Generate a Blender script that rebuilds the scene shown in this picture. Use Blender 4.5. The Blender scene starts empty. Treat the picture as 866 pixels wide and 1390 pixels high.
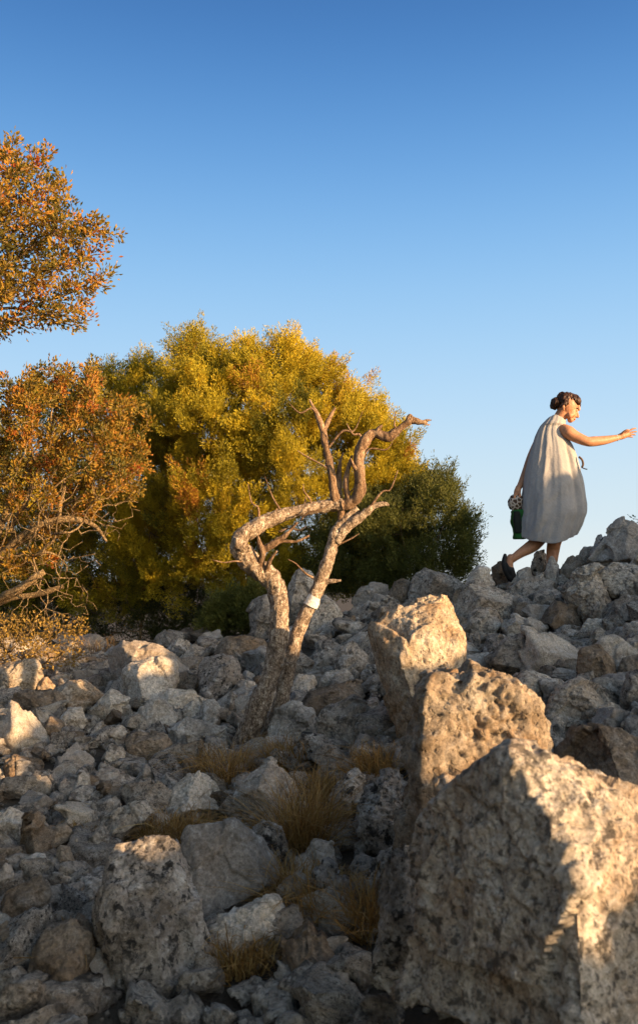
import bpy, bmesh, math, random
import numpy as np
from mathutils import Vector, Matrix

# ---------------------------------------------------------------- camera, sky, sun, exposure
S = bpy.context.scene
COL = S.collection
PITCH = math.radians(6.0)
CAMZ = 1.3
FPX = 1263.0                      # focal length in photo pixels (35 mm on a 24 mm wide frame)
SUN_AZ = math.radians(121.0)      # clockwise from +Y
SUN_EL = math.radians(11.0)
SKY_GAIN = 2.85

cam_d = bpy.data.cameras.new('camera'); cam = bpy.data.objects.new('camera', cam_d); COL.objects.link(cam)
cam.location = (0, 0, CAMZ); cam.rotation_euler = (math.radians(90) + PITCH, 0, 0)
cam_d.sensor_fit = 'HORIZONTAL'; cam_d.sensor_width = 24.0; cam_d.lens = 35.0
cam_d.shift_y = -45.0 / 866.0
cam_d.clip_start = 0.05; cam_d.clip_end = 20000
cam_d.dof.use_dof = True; cam_d.dof.focus_distance = 6.2; cam_d.dof.aperture_fstop = 5.0
S.camera = cam

w = bpy.data.worlds.new('World'); S.world = w; w.use_nodes = True
nt = w.node_tree
bg = nt.nodes['Background']; bg.inputs['Strength'].default_value = 0.15
sky = nt.nodes.new('ShaderNodeTexSky'); sky.sky_type = 'NISHITA'; sky.sun_disc = False
sky.sun_elevation = SUN_EL; sky.sun_rotation = SUN_AZ
sky.altitude = 300; sky.air_density = 1.0; sky.dust_density = 1.5; sky.ozone_density = 1.0
# clear evening air: pale at the horizon, deep blue overhead, the Nishita glow left in towards the low sun
SKYN = nt.nodes
_tc = SKYN.new('ShaderNodeTexCoord'); _sx = SKYN.new('ShaderNodeSeparateXYZ'); nt.links.new(_tc.outputs['Generated'], _sx.inputs[0])
_rp = SKYN.new('ShaderNodeValToRGB'); nt.links.new(_sx.outputs['Z'], _rp.inputs[0]); _rp.color_ramp.interpolation = 'B_SPLINE'
_st = [(0.0, (.82, .87, .86)), (.06, (.68, .81, .87)), (.17, (.51, .73, .93)), (.30, (.30, .57, .89)), (.42, (.145, .375, .75)), (.55, (.048, .175, .48)), (.68, (.05, .12, .28)), (.82, (.075, .115, .18)), (1.0, (.09, .12, .16))]
while len(_rp.color_ramp.elements) < len(_st): _rp.color_ramp.elements.new(.5)
for _e, (_p, _c) in zip(_rp.color_ramp.elements, _st): _e.position = _p; _e.color = (*_c, 1)
_sc = SKYN.new('ShaderNodeVectorMath'); _sc.operation = 'SCALE'; _sc.inputs['Scale'].default_value = SKY_GAIN; nt.links.new(_rp.outputs[0], _sc.inputs[0])
_dt = SKYN.new('ShaderNodeVectorMath'); _dt.operation = 'DOT_PRODUCT'; nt.links.new(_tc.outputs['Generated'], _dt.inputs[0])
_dt.inputs[1].default_value = (math.sin(SUN_AZ) * math.cos(SUN_EL), math.cos(SUN_AZ) * math.cos(SUN_EL), math.sin(SUN_EL))
_mr = SKYN.new('ShaderNodeMapRange'); _mr.interpolation_type = 'SMOOTHSTEP'; nt.links.new(_dt.outputs['Value'], _mr.inputs[0])
_mr.inputs[1].default_value = 0.0; _mr.inputs[2].default_value = .6
_mx = SKYN.new('ShaderNodeMix'); _mx.data_type = 'RGBA'; nt.links.new(_mr.outputs[0], _mx.inputs[0]); nt.links.new(_sc.outputs[0], _mx.inputs[6]); nt.links.new(sky.outputs[0], _mx.inputs[7])
nt.links.new(_mx.outputs[2], bg.inputs[0])

sun_d = bpy.data.lights.new('sun', 'SUN'); sun = bpy.data.objects.new('sun', sun_d); COL.objects.link(sun)
sun_d.energy = 5.0; sun_d.angle = math.radians(0.6); sun_d.color = (1.0, 0.67, 0.36)
sdir = Vector((math.sin(SUN_AZ) * math.cos(SUN_EL), math.cos(SUN_AZ) * math.cos(SUN_EL), math.sin(SUN_EL)))
sun.rotation_euler = (-sdir).to_track_quat('-Z', 'Y').to_euler()
sun.location = sdir * 40
S.view_settings.view_transform = 'Standard'; S.view_settings.look = 'None'
S.view_settings.exposure = 1.25; S.view_settings.gamma = 1.0
S.view_settings.use_curve_mapping = False
S.render.engine = 'CYCLES'; S.cycles.use_denoising = True
S.cycles.max_bounces = 6; S.cycles.diffuse_bounces = 3; S.cycles.transparent_max_bounces = 4

# ---------------------------------------------------------------- helpers
RNG = np.random.default_rng(7)
random.seed(7)
SP, CP = math.sin(PITCH), math.cos(PITCH)

def ray(px, py):
    """direction of a photo pixel, scaled so that its y is 1"""
    a = (px - 433.0) / FPX; b = (650.0 - py) / FPX
    y = CP - b * SP; z = SP + b * CP
    return np.array([a / y, 1.0, z / y])

def at(px, py, D):
    p = ray(px, py) * D
    p[2] += CAMZ
    return p

def hash3(ix, iy, iz, seed):
    h = (ix * 374761393 + iy * 668265263 + iz * 1440662683 + seed * 974634777) & 0xffffffff
    h = ((h ^ (h >> 13)) * 1274126177) & 0xffffffff
    h = ((h ^ (h >> 16)) * 2246822519) & 0xffffffff
    return ((h ^ (h >> 15)) & 0xffff) / 32767.5 - 1.0

def vnoise(P, seed=0):
    P = np.asarray(P, float)
    i = np.floor(P).astype(np.int64); f = P - i
    u = f * f * f * (f * (f * 6 - 15) + 10)
    r = 0
    for dx in (0, 1):
        wx = u[:, 0] if dx else 1 - u[:, 0]
        for dy in (0, 1):
            wy = u[:, 1] if dy else 1 - u[:, 1]
            for dz in (0, 1):
                wz = u[:, 2] if dz else 1 - u[:, 2]
                r = r + wx * wy * wz * hash3(i[:, 0] + dx, i[:, 1] + dy, i[:, 2] + dz, seed)
    return r

def fbm(P, octv=4, seed=0, gain=0.5, lac=2.03):
    a, r, P = 1.0, 0, np.asarray(P, float)
    for o in range(octv):
        r = r + a * vnoise(P + 17.3 * o, seed + o); P = P * lac; a *= gain
    return r

def ridged(P, octv=3, seed=0):
    a, r, P = 1.0, 0, np.asarray(P, float)
    for o in range(octv):
        r = r + a * (1 - 2 * np.abs(vnoise(P + 9.1 * o, seed + o))); P = P * 2.1; a *= 0.5
    return r

def worley(P, seed=0):
    """distance to the nearest feature point"""
    P = np.asarray(P, float)
    i = np.floor(P).astype(np.int64); f = P - i
    best = np.full(len(P), 9.0)
    for dx in (-1, 0, 1):
        for dy in (-1, 0, 1):
            for dz in (-1, 0, 1):
                cx, cy, cz = i[:, 0] + dx, i[:, 1] + dy, i[:, 2] + dz
                ox = hash3(cx, cy, cz, seed) * .5 + .5 + dx - f[:, 0]
                oy = hash3(cx, cy, cz, seed + 1) * .5 + .5 + dy - f[:, 1]
                oz = hash3(cx, cy, cz, seed + 2) * .5 + .5 + dz - f[:, 2]
                best = np.minimum(best, ox * ox + oy * oy + oz * oz)
    return np.sqrt(best)

def chips(P, seed=0):
    """faceted noise: every cell is a tilted flat, with small cliffs between the cells"""
    P = np.asarray(P, float); i = np.floor(P).astype(np.int64); f = P - i
    best = np.full(len(P), 9.0); val = np.zeros(len(P))
    for dx in (-1, 0, 1):
        for dy in (-1, 0, 1):
            for dz in (-1, 0, 1):
                c = (i[:, 0] + dx, i[:, 1] + dy, i[:, 2] + dz)
                o = [hash3(*c, seed + k) * .5 + .5 + d - f[:, k] for k, d in enumerate((dx, dy, dz))]
                d2 = o[0] ** 2 + o[1] ** 2 + o[2] ** 2
                v = sum(o[k] * hash3(*c, seed + 7 + k) for k in range(3)) + .45 * hash3(*c, seed + 13)
                m = d2 < best; best = np.where(m, d2, best); val = np.where(m, v, val)
    return val

def sstep(a, b, x):
    t = np.clip((x - a) / (b - a), 0, 1)
    return t * t * (3 - 2 * t)

def mesh_np(name, V, F, mat=None, smooth=True, attrs=None):
    """V (n,3), F (m,k) with one k for all faces"""
    V = np.ascontiguousarray(V, dtype=np.float32); F = np.ascontiguousarray(F, dtype=np.int32)
    me = bpy.data.meshes.new(name)
    m, k = F.shape
    me.vertices.add(len(V)); me.vertices.foreach_set('co', V.ravel())
    me.loops.add(m * k); me.loops.foreach_set('vertex_index', F.ravel())
    me.polygons.add(m)
    me.polygons.foreach_set('loop_start', np.arange(0, m * k, k, dtype=np.int32))
    me.polygons.foreach_set('loop_total', np.full(m, k, dtype=np.int32))
    me.polygons.foreach_set('use_smooth', np.full(m, smooth, dtype=bool))
    if attrs:
        for an, av in attrs.items():
            at_ = me.attributes.new(an, 'FLOAT', 'POINT')
            at_.data.foreach_set('value', np.ascontiguousarray(av, dtype=np.float32))
    me.update(calc_edges=True)
    if mat: me.materials.append(mat)
    return me

def obj(name, me, parent=None, loc=None):
    o = bpy.data.objects.new(name, me); COL.objects.link(o)
    if loc is not None: o.location = loc
    if parent is not None: o.parent = parent
    return o

def tag(o, label=None, cat=None, group=None, kind=None):
    if label: o['label'] = label
    if cat: o['category'] = cat
    if group: o['group'] = group
    if kind: o['kind'] = kind
    return o

def empty(name, loc, label, cat, group=None):
    o = bpy.data.objects.new(name, None); COL.objects.link(o); o.location = loc
    o.empty_display_size = 0.1
    return tag(o, label, cat, group)

def child(name, V, F, mat, root, **kw):
    """a part given in world coordinates, made local to its thing"""
    L = np.array(root.location)
    return obj(name, mesh_np(name, np.asarray(V) - L, F, mat, **kw), root)

_ico = {}
def ico(level):
    if level not in _ico:
        bm = bmesh.new(); bmesh.ops.create_icosphere(bm, subdivisions=level, radius=1.0)
        bm.verts.index_update()
        V = np.array([v.co[:] for v in bm.verts]); F = np.array([[v.index for v in f.verts] for f in bm.faces], dtype=np.int32)
        V /= np.linalg.norm(V, axis=1)[:, None]
        bm.free(); _ico[level] = (V, F)
    return _ico[level]

def norm(v):
    v = np.asarray(v, float)
    return v / np.maximum(np.linalg.norm(v, axis=-1, keepdims=True), 1e-9)

def catmull(pts, rad, per):
    """smooth a polyline of points and radii"""
    P = np.array(pts, float); R = np.array(rad, float)
    P = np.vstack([2 * P[0] - P[1], P, 2 * P[-1] - P[-2]]); R = np.concatenate([[R[0]], R, [R[-1]]])
    out, ro = [], []
    for i in range(1, len(P) - 2):
        for s in range(per):
            t = s / per; t2, t3 = t * t, t * t * t
            c = (-.5 * t3 + t2 - .5 * t, 1.5 * t3 - 2.5 * t2 + 1, -1.5 * t3 + 2 * t2 + .5 * t, .5 * t3 - .5 * t2)
            out.append(sum(c[k] * P[i - 1 + k] for k in range(4)))
            ro.append(R[i] * (1 - t) + R[i + 1] * t)
    out.append(P[-2]); ro.append(R[-2])
    return np.array(out), np.array(ro)

def tube(P, R, sides, cap=True):
    """closed tube along a polyline, parallel-transported rings; quads (caps as degenerate-free fans of quads to a centre)"""
    P = np.asarray(P, float); n = len(P)
    T = norm(np.gradient(P, axis=0))
    up = np.array([0, 0, 1.0]) if abs(T[0, 2]) < .9 else np.array([1.0, 0, 0])
    N = norm(np.cross(T[0], up)); rings = []
    ang = np.arange(sides) * 2 * math.pi / sides
    ca, sa = np.cos(ang)[:, None], np.sin(ang)[:, None]
    Ns = []
    for i in range(n):
        N = norm(N - T[i] * np.dot(N, T[i])); B = np.cross(T[i], N)
        d = ca * N + sa * B
        rings.append(P[i] + d * R[i]); Ns.append(d)
    V = np.vstack(rings); F = []
    j = np.arange(sides); jn = (j + 1) % sides
    for i in range(n - 1):
        F.append(np.stack([i * sides + j, i * sides + jn, (i + 1) * sides + jn, (i + 1) * sides + j], 1))
    F = np.vstack(F)
    if cap and sides % 2 == 0:
        extra = []
        for base, flip in ((0, True), ((n - 1) * sides, False)):
            for k in range(sides // 2 - 1):
                q = [base + k, base + k + 1, base + sides - 2 - k, base + sides - 1 - k]
                extra.append(q[::-1] if flip else q)
        F = np.vstack([F, np.array(extra)])
    return V, F, np.vstack(Ns)

class MB:
    """gathers pieces (verts, faces of one arity) into one mesh"""
    def __init__(s): s.V = []; s.F = []; s.n = 0; s.A = []
    def add(s, V, F, a=None):
        s.V.append(V); s.F.append(np.asarray(F) + s.n); s.n += len(V)
        s.A.append(np.full(len(V), 0.0) if a is None else (np.full(len(V), a) if np.isscalar(a) else a))
    def arrays(s): return np.vstack(s.V), np.vstack(s.F), np.concatenate(s.A)

# ---------------------------------------------------------------- materials
def new_mat(name):
    m = bpy.data.materials.new(name); m.use_nodes = True
    t = m.node_tree; b = t.nodes['Principled BSDF']
    b.inputs['Specular IOR Level'].default_value = 0.25
    return m, t, b

def N(t, kind, **kw):
    n = t.nodes.new(kind)
    for k, v in kw.items():
        if k in n.inputs: n.inputs[k].default_value = v
        else: setattr(n, k, v)
    return n

def ramp(t, src, stops):
    r = t.nodes.new('ShaderNodeValToRGB'); e = r.color_ramp.elements
    while len(e) < len(stops): e.new(0.5)
    for q, (p, c) in zip(e, stops):
        q.position = p; q.color = (*c, 1) if len(c) == 3 else c
    t.links.new(src, r.inputs[0]); return r.outputs[0]

def mix(t, fac, a, b, mode='MIX'):
    m = t.nodes.new('ShaderNodeMix'); m.data_type = 'RGBA'; m.blend_type = mode
    for s, i in ((fac, 0), (a, 6), (b, 7)):
        if hasattr(s, 'is_output'): t.links.new(s, m.inputs[i])
        else: m.inputs[i].default_value = s if i == 0 else (*s, 1)
    return m.outputs[2]

def math_n(t, op, a, b=None):
    m = t.nodes.new('ShaderNodeMath'); m.operation = op
    for s, i in ((a, 0), (b, 1)):
        if s is None: continue
        if hasattr(s, 'is_output'): t.links.new(s, m.inputs[i])
        else: m.inputs[i].default_value = s
    return m.outputs[0]

def limestone(name, dark=(.13, .104, .078), mid=(.40, .335, .265), light=(.64, .56, .46), rust=.3, lichen=.65, white=.4, pit=.6, sc=1.0, bump=.8):
    m, t, b = new_mat(name); L = t.links
    tc = N(t, 'ShaderNodeTexCoord'); oi = N(t, 'ShaderNodeObjectInfo')
    off = N(t, 'ShaderNodeVectorMath', operation='SCALE'); off.inputs[0].default_value = (31, 57, 13); L.new(oi.outputs['Random'], off.inputs['Scale'])
    ad = N(t, 'ShaderNodeVectorMath', operation='ADD'); L.new(tc.outputs['Object'], ad.inputs[0]); L.new(off.outputs[0], ad.inputs[1])
    co = ad.outputs[0]
    def noise(scale, detail=6, rough=.6, dist=0.0):
        n = N(t, 'ShaderNodeTexNoise', Scale=scale * sc, Detail=detail, Roughness=rough, Distortion=dist); L.new(co, n.inputs['Vector']); return n.outputs[0]
    n1 = noise(4.5, 9, .68, .3); n2 = noise(19, 6, .65); n3 = noise(11, 8, .7, .6); n4 = noise(3.2, 5, .6); n5 = noise(62, 7, .78); n7 = noise(48, 5, .7, .4); n6 = noise(9, 7, .75, 1.2)
    col = ramp(t, n1, [(.30, dark), (.47, mid), (.70, light)])
    # per-stone tone
    tone = ramp(t, oi.outputs['Random'], [(0, (.72, .71, .70)), (.5, (1, .98, .95)), (1, (1.22, 1.15, 1.05))])
    col = mix(t, 1.0, col, tone, 'MULTIPLY')
    col = mix(t, math_n(t, 'MULTIPLY', ramp(t, n4, [(.48, (0, 0, 0)), (.68, (1, 1, 1))]), rust), col, (.30, .165, .07))
    col = mix(t, math_n(t, 'MULTIPLY', ramp(t, n3, [(.54, (0, 0, 0)), (.62, (1, 1, 1))]), white), col, (.60, .55, .48))
    col = mix(t, math_n(t, 'MULTIPLY', ramp(t, n2, [(.545, (0, 0, 0)), (.60, (1, 1, 1))]), lichen), col, (.035, .03, .026))
    col = mix(t, math_n(t, 'MULTIPLY', ramp(t, n6, [(.54, (0, 0, 0)), (.64, (1, 1, 1))]), lichen * .8), col, (.07, .06, .05))
    col = mix(t, .75, col, ramp(t, n5, [(.36, (.45, .43, .40)), (.64, (1.5, 1.5, 1.5))]), 'MULTIPLY')
    col = mix(t, math_n(t, 'MULTIPLY', ramp(t, n7, [(.57, (0, 0, 0)), (.62, (1, 1, 1))]), lichen * .9), col, (.04, .034, .028))
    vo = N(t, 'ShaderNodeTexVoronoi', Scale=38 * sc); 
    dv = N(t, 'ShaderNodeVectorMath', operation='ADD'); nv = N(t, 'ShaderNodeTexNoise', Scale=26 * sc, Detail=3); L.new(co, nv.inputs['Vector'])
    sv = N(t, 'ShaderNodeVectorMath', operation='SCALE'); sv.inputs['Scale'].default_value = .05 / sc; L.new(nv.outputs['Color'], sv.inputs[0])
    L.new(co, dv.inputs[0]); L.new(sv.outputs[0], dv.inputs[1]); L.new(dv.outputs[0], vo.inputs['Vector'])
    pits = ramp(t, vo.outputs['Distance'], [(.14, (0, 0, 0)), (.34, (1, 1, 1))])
    col = mix(t, pit * .55, col, mix(t, pits, (.30, .24, .18), (1, 1, 1)), 'MULTIPLY')  # pits darkened in the base colour: painted recess shade and soil
    L.new(col, b.inputs['Base Color']); b.inputs['Roughness'].default_value = .92
    h = math_n(t, 'ADD', math_n(t, 'MULTIPLY', n5, .6), math_n(t, 'MULTIPLY', n2, .9))
    h = math_n(t, 'ADD', h, math_n(t, 'MULTIPLY', pits, pit * .5))
    h = math_n(t, 'ADD', h, math_n(t, 'MULTIPLY', noise(190, 3, .6), .12))
    bp = N(t, 'ShaderNodeBump', Strength=bump, Distance=.02); L.new(h, bp.inputs['Height']); L.new(bp.outputs[0], b.inputs['Normal'])
    return m

M = {}
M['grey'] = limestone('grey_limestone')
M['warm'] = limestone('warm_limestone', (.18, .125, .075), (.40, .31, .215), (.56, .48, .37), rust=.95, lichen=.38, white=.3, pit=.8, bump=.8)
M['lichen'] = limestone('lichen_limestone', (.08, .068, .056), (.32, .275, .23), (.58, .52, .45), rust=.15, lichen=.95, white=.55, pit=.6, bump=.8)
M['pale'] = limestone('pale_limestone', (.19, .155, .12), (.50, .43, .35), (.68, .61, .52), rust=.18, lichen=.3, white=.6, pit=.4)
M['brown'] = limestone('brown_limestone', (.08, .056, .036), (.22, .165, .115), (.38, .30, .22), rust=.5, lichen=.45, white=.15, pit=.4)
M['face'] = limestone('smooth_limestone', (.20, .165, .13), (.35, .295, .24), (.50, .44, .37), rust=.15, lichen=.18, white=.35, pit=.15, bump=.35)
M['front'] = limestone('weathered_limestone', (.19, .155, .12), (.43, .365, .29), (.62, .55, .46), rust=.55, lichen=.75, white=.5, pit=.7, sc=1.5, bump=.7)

def ground_mat():
    m, t, b = new_mat('stony_soil'); L = t.links
    tc = N(t, 'ShaderNodeTexCoord')
    def noise(s, d=6, r=.6):
        n = N(t, 'ShaderNodeTexNoise', Scale=s, Detail=d, Roughness=r); L.new(tc.outputs['Object'], n.inputs['Vector']); return n.outputs[0]
    a = noise(1.3, 8, .7); c = noise(14, 6, .65)
    col = ramp(t, a, [(.32, (.028, .020, .013)), (.5, (.075, .056, .038)), (.68, (.15, .12, .085))])
    col = mix(t, .5, col, ramp(t, c, [(.3, (.4, .4, .4)), (.7, (1.5, 1.45, 1.4))]), 'MULTIPLY')
    L.new(col, b.inputs['Base Color']); b.inputs['Roughness'].default_value = .95
    bp = N(t, 'ShaderNodeBump', Strength=.9, Distance=.05); L.new(c, bp.inputs['Height']); L.new(bp.outputs[0], b.inputs['Normal'])
    return m
M['ground'] = ground_mat()

def leaf_mat(name, stops, trans=.35):
    m, t, b = new_mat(name); L = t.links
    an = N(t, 'ShaderNodeAttribute', attribute_name='tint')
    col = ramp(t, an.outputs['Fac'], stops)
    L.new(col, b.inputs['Base Color']); b.inputs['Roughness'].default_value = .6
    tr = N(t, 'ShaderNodeBsdfTranslucent'); L.new(col, tr.inputs[0])
    mx = N(t, 'ShaderNodeMixShader'); mx.inputs[0].default_value = trans
    L.new(b.outputs[0], mx.inputs[1]); L.new(tr.outputs[0], mx.inputs[2])
    L.new(mx.outputs[0], t.nodes['Material Output'].inputs[0])
    return m
M['juniper'] = leaf_mat('juniper_foliage', [(0, (.10, .10, .012)), (.45, (.43, .335, .022)), (.75, (.62, .45, .028)), (.88, (.44, .26, .024)), (1, (.30, .12, .02))], .3)
M['juniper_dark'] = leaf_mat('dark_juniper_foliage', [(0, (.035, .042, .010)), (.5, (.10, .105, .02)), (1, (.17, .16, .03))], .25)  # dark leaf colour; also paints the deep shade beneath the left trees
M['oak'] = leaf_mat('turning_oak_leaves', [(0, (.06, .06, .014)), (.3, (.15, .12, .02)), (.55, (.34, .205, .026)), (.8, (.43, .19, .03)), (1, (.34, .075, .02))], .4)
M['dry_leaf'] = leaf_mat('dry_leaves', [(0, (.14, .085, .02)), (.5, (.34, .21, .04)), (1, (.45, .28, .07))], .3)
M['green_leaf'] = leaf_mat('green_leaves', [(0, (.03, .05, .012)), (1, (.09, .11, .03))], .3)
M['straw'] = leaf_mat('dry_straw', [(0, (.16, .085, .024)), (.5, (.36, .20, .06)), (1, (.54, .36, .13))], .25)

def bark(name, c0, c1, c2, sc=1.0, bump=1.0, stretch=.35):
    m, t, b = new_mat(name); L = t.links
    tc = N(t, 'ShaderNodeTexCoord'); mp = N(t, 'ShaderNodeMapping'); mp.inputs['Scale'].default_value = (1, 1, stretch); L.new(tc.outputs['Object'], mp.inputs[0])
    n1 = N(t, 'ShaderNodeTexNoise', Scale=38 * sc, Detail=8, Roughness=.7, Distortion=.8); L.new(mp.outputs[0], n1.inputs['Vector'])
    n2 = N(t, 'ShaderNodeTexNoise', Scale=7 * sc, Detail=4); L.new(tc.outputs['Object'], n2.inputs['Vector'])
    vo = N(t, 'ShaderNodeTexVoronoi', Scale=70 * sc, feature='DISTANCE_TO_EDGE')
    ds = N(t, 'ShaderNodeTexNoise', Scale=30, Detail=3); L.new(tc.outputs['Object'], ds.inputs['Vector'])
    sv = N(t, 'ShaderNodeVectorMath', operation='SCALE'); sv.inputs['Scale'].default_value = .05; L.new(ds.outputs['Color'], sv.inputs[0])
    av = N(t, 'ShaderNodeVectorMath', operation='ADD'); L.new(mp.outputs[0], av.inputs[0]); L.new(sv.outputs[0], av.inputs[1]); L.new(av.outputs[0], vo.inputs['Vector'])
    crack = ramp(t, vo.outputs['Distance'], [(.0, (0, 0, 0)), (.14, (1, 1, 1))])
    col = ramp(t, n1.outputs[0], [(.33, c0), (.5, c1), (.66, c2)])
    col = mix(t, .6, col, ramp(t, n2.outputs[0], [(.35, (.55, .5, .45)), (.65, (1.25, 1.2, 1.15))]), 'MULTIPLY')
    col = mix(t, crack, mix(t, .75, col, (.38, .31, .25), 'MULTIPLY'), col)
    L.new(col, b.inputs['Base Color']); b.inputs['Roughness'].default_value = .9
    h = math_n(t, 'ADD', n1.outputs[0], math_n(t, 'MULTIPLY', crack, .5))
    bp = N(t, 'ShaderNodeBump', Strength=bump, Distance=.012); L.new(h, bp.inputs['Height']); L.new(bp.outputs[0], b.inputs['Normal'])
    return m
M['bark'] = bark('flaky_grey_bark', (.10, .065, .04), (.44, .33, .23), (.80, .68, .53), stretch=.6)
M['deadwood'] = bark('bare_deadwood', (.11, .062, .035), (.28, .175, .10), (.44, .31, .20), sc=1.2, bump=.7, stretch=.2)
M['limb'] = bark('tree_limb_bark', (.09, .06, .03), (.30, .205, .10), (.48, .35, .19), sc=.8)

def plain(name, col, rough=.7, var=.0, sc=30, bump=0.0):
    m, t, b = new_mat(name); L = t.links
    b.inputs['Roughness'].default_value = rough
    tc = N(t, 'ShaderNodeTexCoord'); n = N(t, 'ShaderNodeTexNoise', Scale=sc, Detail=5); L.new(tc.outputs['Object'], n.inputs['Vector'])
    lo = tuple(c * (1 - var) for c in col); hi = tuple(c * (1 + var) for c in col)
    L.new(ramp(t, n.outputs[0], [(.3, lo), (.7, hi)]), b.inputs['Base Color'])
    if bump:
        bp = N(t, 'ShaderNodeBump', Strength=bump, Distance=.01); L.new(n.outputs[0], bp.inputs['Height']); L.new(bp.outputs[0], b.inputs['Normal'])
    return m
M['skin'] = plain('skin', (.44, .205, .105), .5, .14, 30)
M['skin'].node_tree.nodes['Principled BSDF'].inputs['Subsurface Weight'].default_value = .08
M['skin'].node_tree.nodes['Principled BSDF'].inputs['Subsurface Radius'].default_value = (.02, .008, .004)
M['hair'] = plain('dark_brown_hair', (.045, .020, .010), .45, .5, 60, .6)
M['linen'] = plain('grey_linen', (.34, .31, .285), .9, .05, 60, .3)
M['shoe'] = plain('black_leather', (.014, .012, .011), .55, .2)
M['green_cloth'] = plain('green_cloth', (.012, .085, .016), .8, .25, 20)
M['dark_cloth'] = plain('dark_strap', (.012, .014, .012), .8, .2)
M['paint'] = plain('white_paint', (.62, .60, .55), .8, .3, 80, .5)
M['cord'] = plain('brown_cord', (.12, .07, .04), .8, .3)
def scarf():
    m, t, b = new_mat('patterned_cloth'); L = t.links
    tc = N(t, 'ShaderNodeTexCoord'); v = N(t, 'ShaderNodeTexVoronoi', Scale=26, feature='DISTANCE_TO_EDGE'); L.new(tc.outputs['Object'], v.inputs['Vector'])
    L.new(ramp(t, v.outputs['Distance'], [(.05, (.42, .36, .30)), (.14, (.06, .035, .022))]), b.inputs['Base Color']); b.inputs['Roughness'].default_value = .9
    return m
M['scarf'] = scarf()

# ---------------------------------------------------------------- terrain
def tps_fit(C):
    XY = C[:, :2]; z = C[:, 2]; n = len(C)
    d = np.linalg.norm(XY[:, None] - XY[None], axis=2)
    K = np.where(d > 0, d * d * np.log(d + 1e-12), 0) + .02 * np.eye(n)
    P = np.hstack([np.ones((n, 1)), XY])
    A = np.block([[K, P], [P.T, np.zeros((3, 3))]])
    return np.linalg.solve(A, np.concatenate([z, np.zeros(3)]))
ctrl = []
for px, py, D in [  # ground seen in the photo: pixel and distance
    (60, 1390, 2.9), (300, 1390, 2.9), (60, 1300, 3.3), (300, 1300, 3.3), (60, 1200, 3.9), (300, 1200, 3.9), (60, 1100, 4.7), (300, 1100, 4.7),
    (60, 1000, 5.9), (250, 1000, 5.9), (40, 940, 7.0), (250, 940, 6.9), (60, 895, 8.2), (260, 885, 8.2), (340, 1020, 5.6),
    (440, 1010, 5.3), (480, 1110, 4.3), (480, 1230, 3.5), (480, 1390, 2.8), (400, 905, 7.2), (420, 850, 8.4), (480, 830, 8.8), (470, 940, 6.3),
    (620, 1000, 4.6), (700, 960, 4.7), (620, 880, 6.2), (700, 900, 5.6), (800, 990, 4.3), (866, 1000, 4.0), (866, 880, 5.1), (800, 900, 5.4), (760, 845, 6.3),
    (700, 830, 6.9), (620, 835, 7.2), (560, 820, 8.0), (866, 800, 6.2), (866, 748, 7.1), (806, 772, 7.4), (748, 792, 7.6), (680, 800, 7.8), (640, 808, 8.0)]:
    p = at(px, py, D); ctrl.append(p)
for x, y, z in [  # relative to the eye: the bank on the right that throws the long shadow, and what falls away behind
    (2.3, 9.2, -.15), (1.2, 9.6, -.25), (3.3, 8.6, .15), (2.5, 12, -1.1), (0, 12, -1.0), (-3, 11, -.75), (-6, 9, -.7), (-6, 5, -1.1), (-5, 2, -1.4), (-2, 0, -1.5), (0, 0, -1.5), (1.2, 1.2, -1.25), (2, 2.6, -.8),
    (4.4, -.4, .08), (4.9, .6, .32), (5.4, 1.6, .50), (5.7, 2.4, .60), (6.3, 3.6, 1.20), (6.9, 4.7, 1.80), (7.4, 5.7, 1.78), (8.0, 6.8, 2.05), (8.6, 8.0, 2.1), (9, 11, .5), (9, 3, 1.0), (11, 7, 1.5), (8, 0, -.1), (4, -4, -.6), (0, -4, -1.7), (-5, -4, -1.9),
    (14, 0, -1), (14, 12, -1), (5, 15, -1.8), (-3, 16, -1.6), (-10, 12, -1.4), (-11, 2, -2)]:
    ctrl.append(np.array([x, y, z + CAMZ]))
ctrl = np.array(ctrl)
_w = tps_fit(ctrl)
def height(x, y, rough=True):
    x = np.atleast_1d(np.asarray(x, float)); y = np.atleast_1d(np.asarray(y, float))
    sh = x.shape; x = x.ravel(); y = y.ravel()
    xc = np.clip(x, -11, 14); yc = np.clip(y, -4, 16)
    out = np.zeros(len(x))
    for s in range(0, len(x), 20000):
        X = np.stack([xc[s:s + 20000], yc[s:s + 20000]], 1)
        d2 = ((X[:, None] - ctrl[None, :, :2]) ** 2).sum(2)
        K = np.where(d2 > 1e-12, .5 * d2 * np.log(d2 + 1e-12), 0)
        out[s:s + 20000] = K @ _w[:-3] + _w[-3] + X @ _w[-2:]
    far = np.hypot(x - xc, y - yc)
    out = out - .16 * far / (1 + far / 260)
    if rough:
        Q = np.stack([x, y, np.zeros(len(x))], 1)
        out = out + .035 * fbm(Q * 2.1, 4, 5) - .03
        bank = sstep(3.6, 5.0, x) * (1 - sstep(12, 16, np.hypot(x - 7, y - 4)))
        out = out + bank * (.16 * fbm(Q * 1.1, 4, 9))
    return out.reshape(sh)

def hit(px, py, d0=1.2, d1=13.0, fallback=None):
    """distance at which a photo pixel's ray meets the ground"""
    D = np.arange(d0, d1, .02); r = ray(px, py)
    z = r[2] * D + CAMZ; g = height(r[0] * D, D, rough=False)
    k = np.nonzero(g >= z)[0]
    return float(D[k[0]]) if len(k) else fallback

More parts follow.
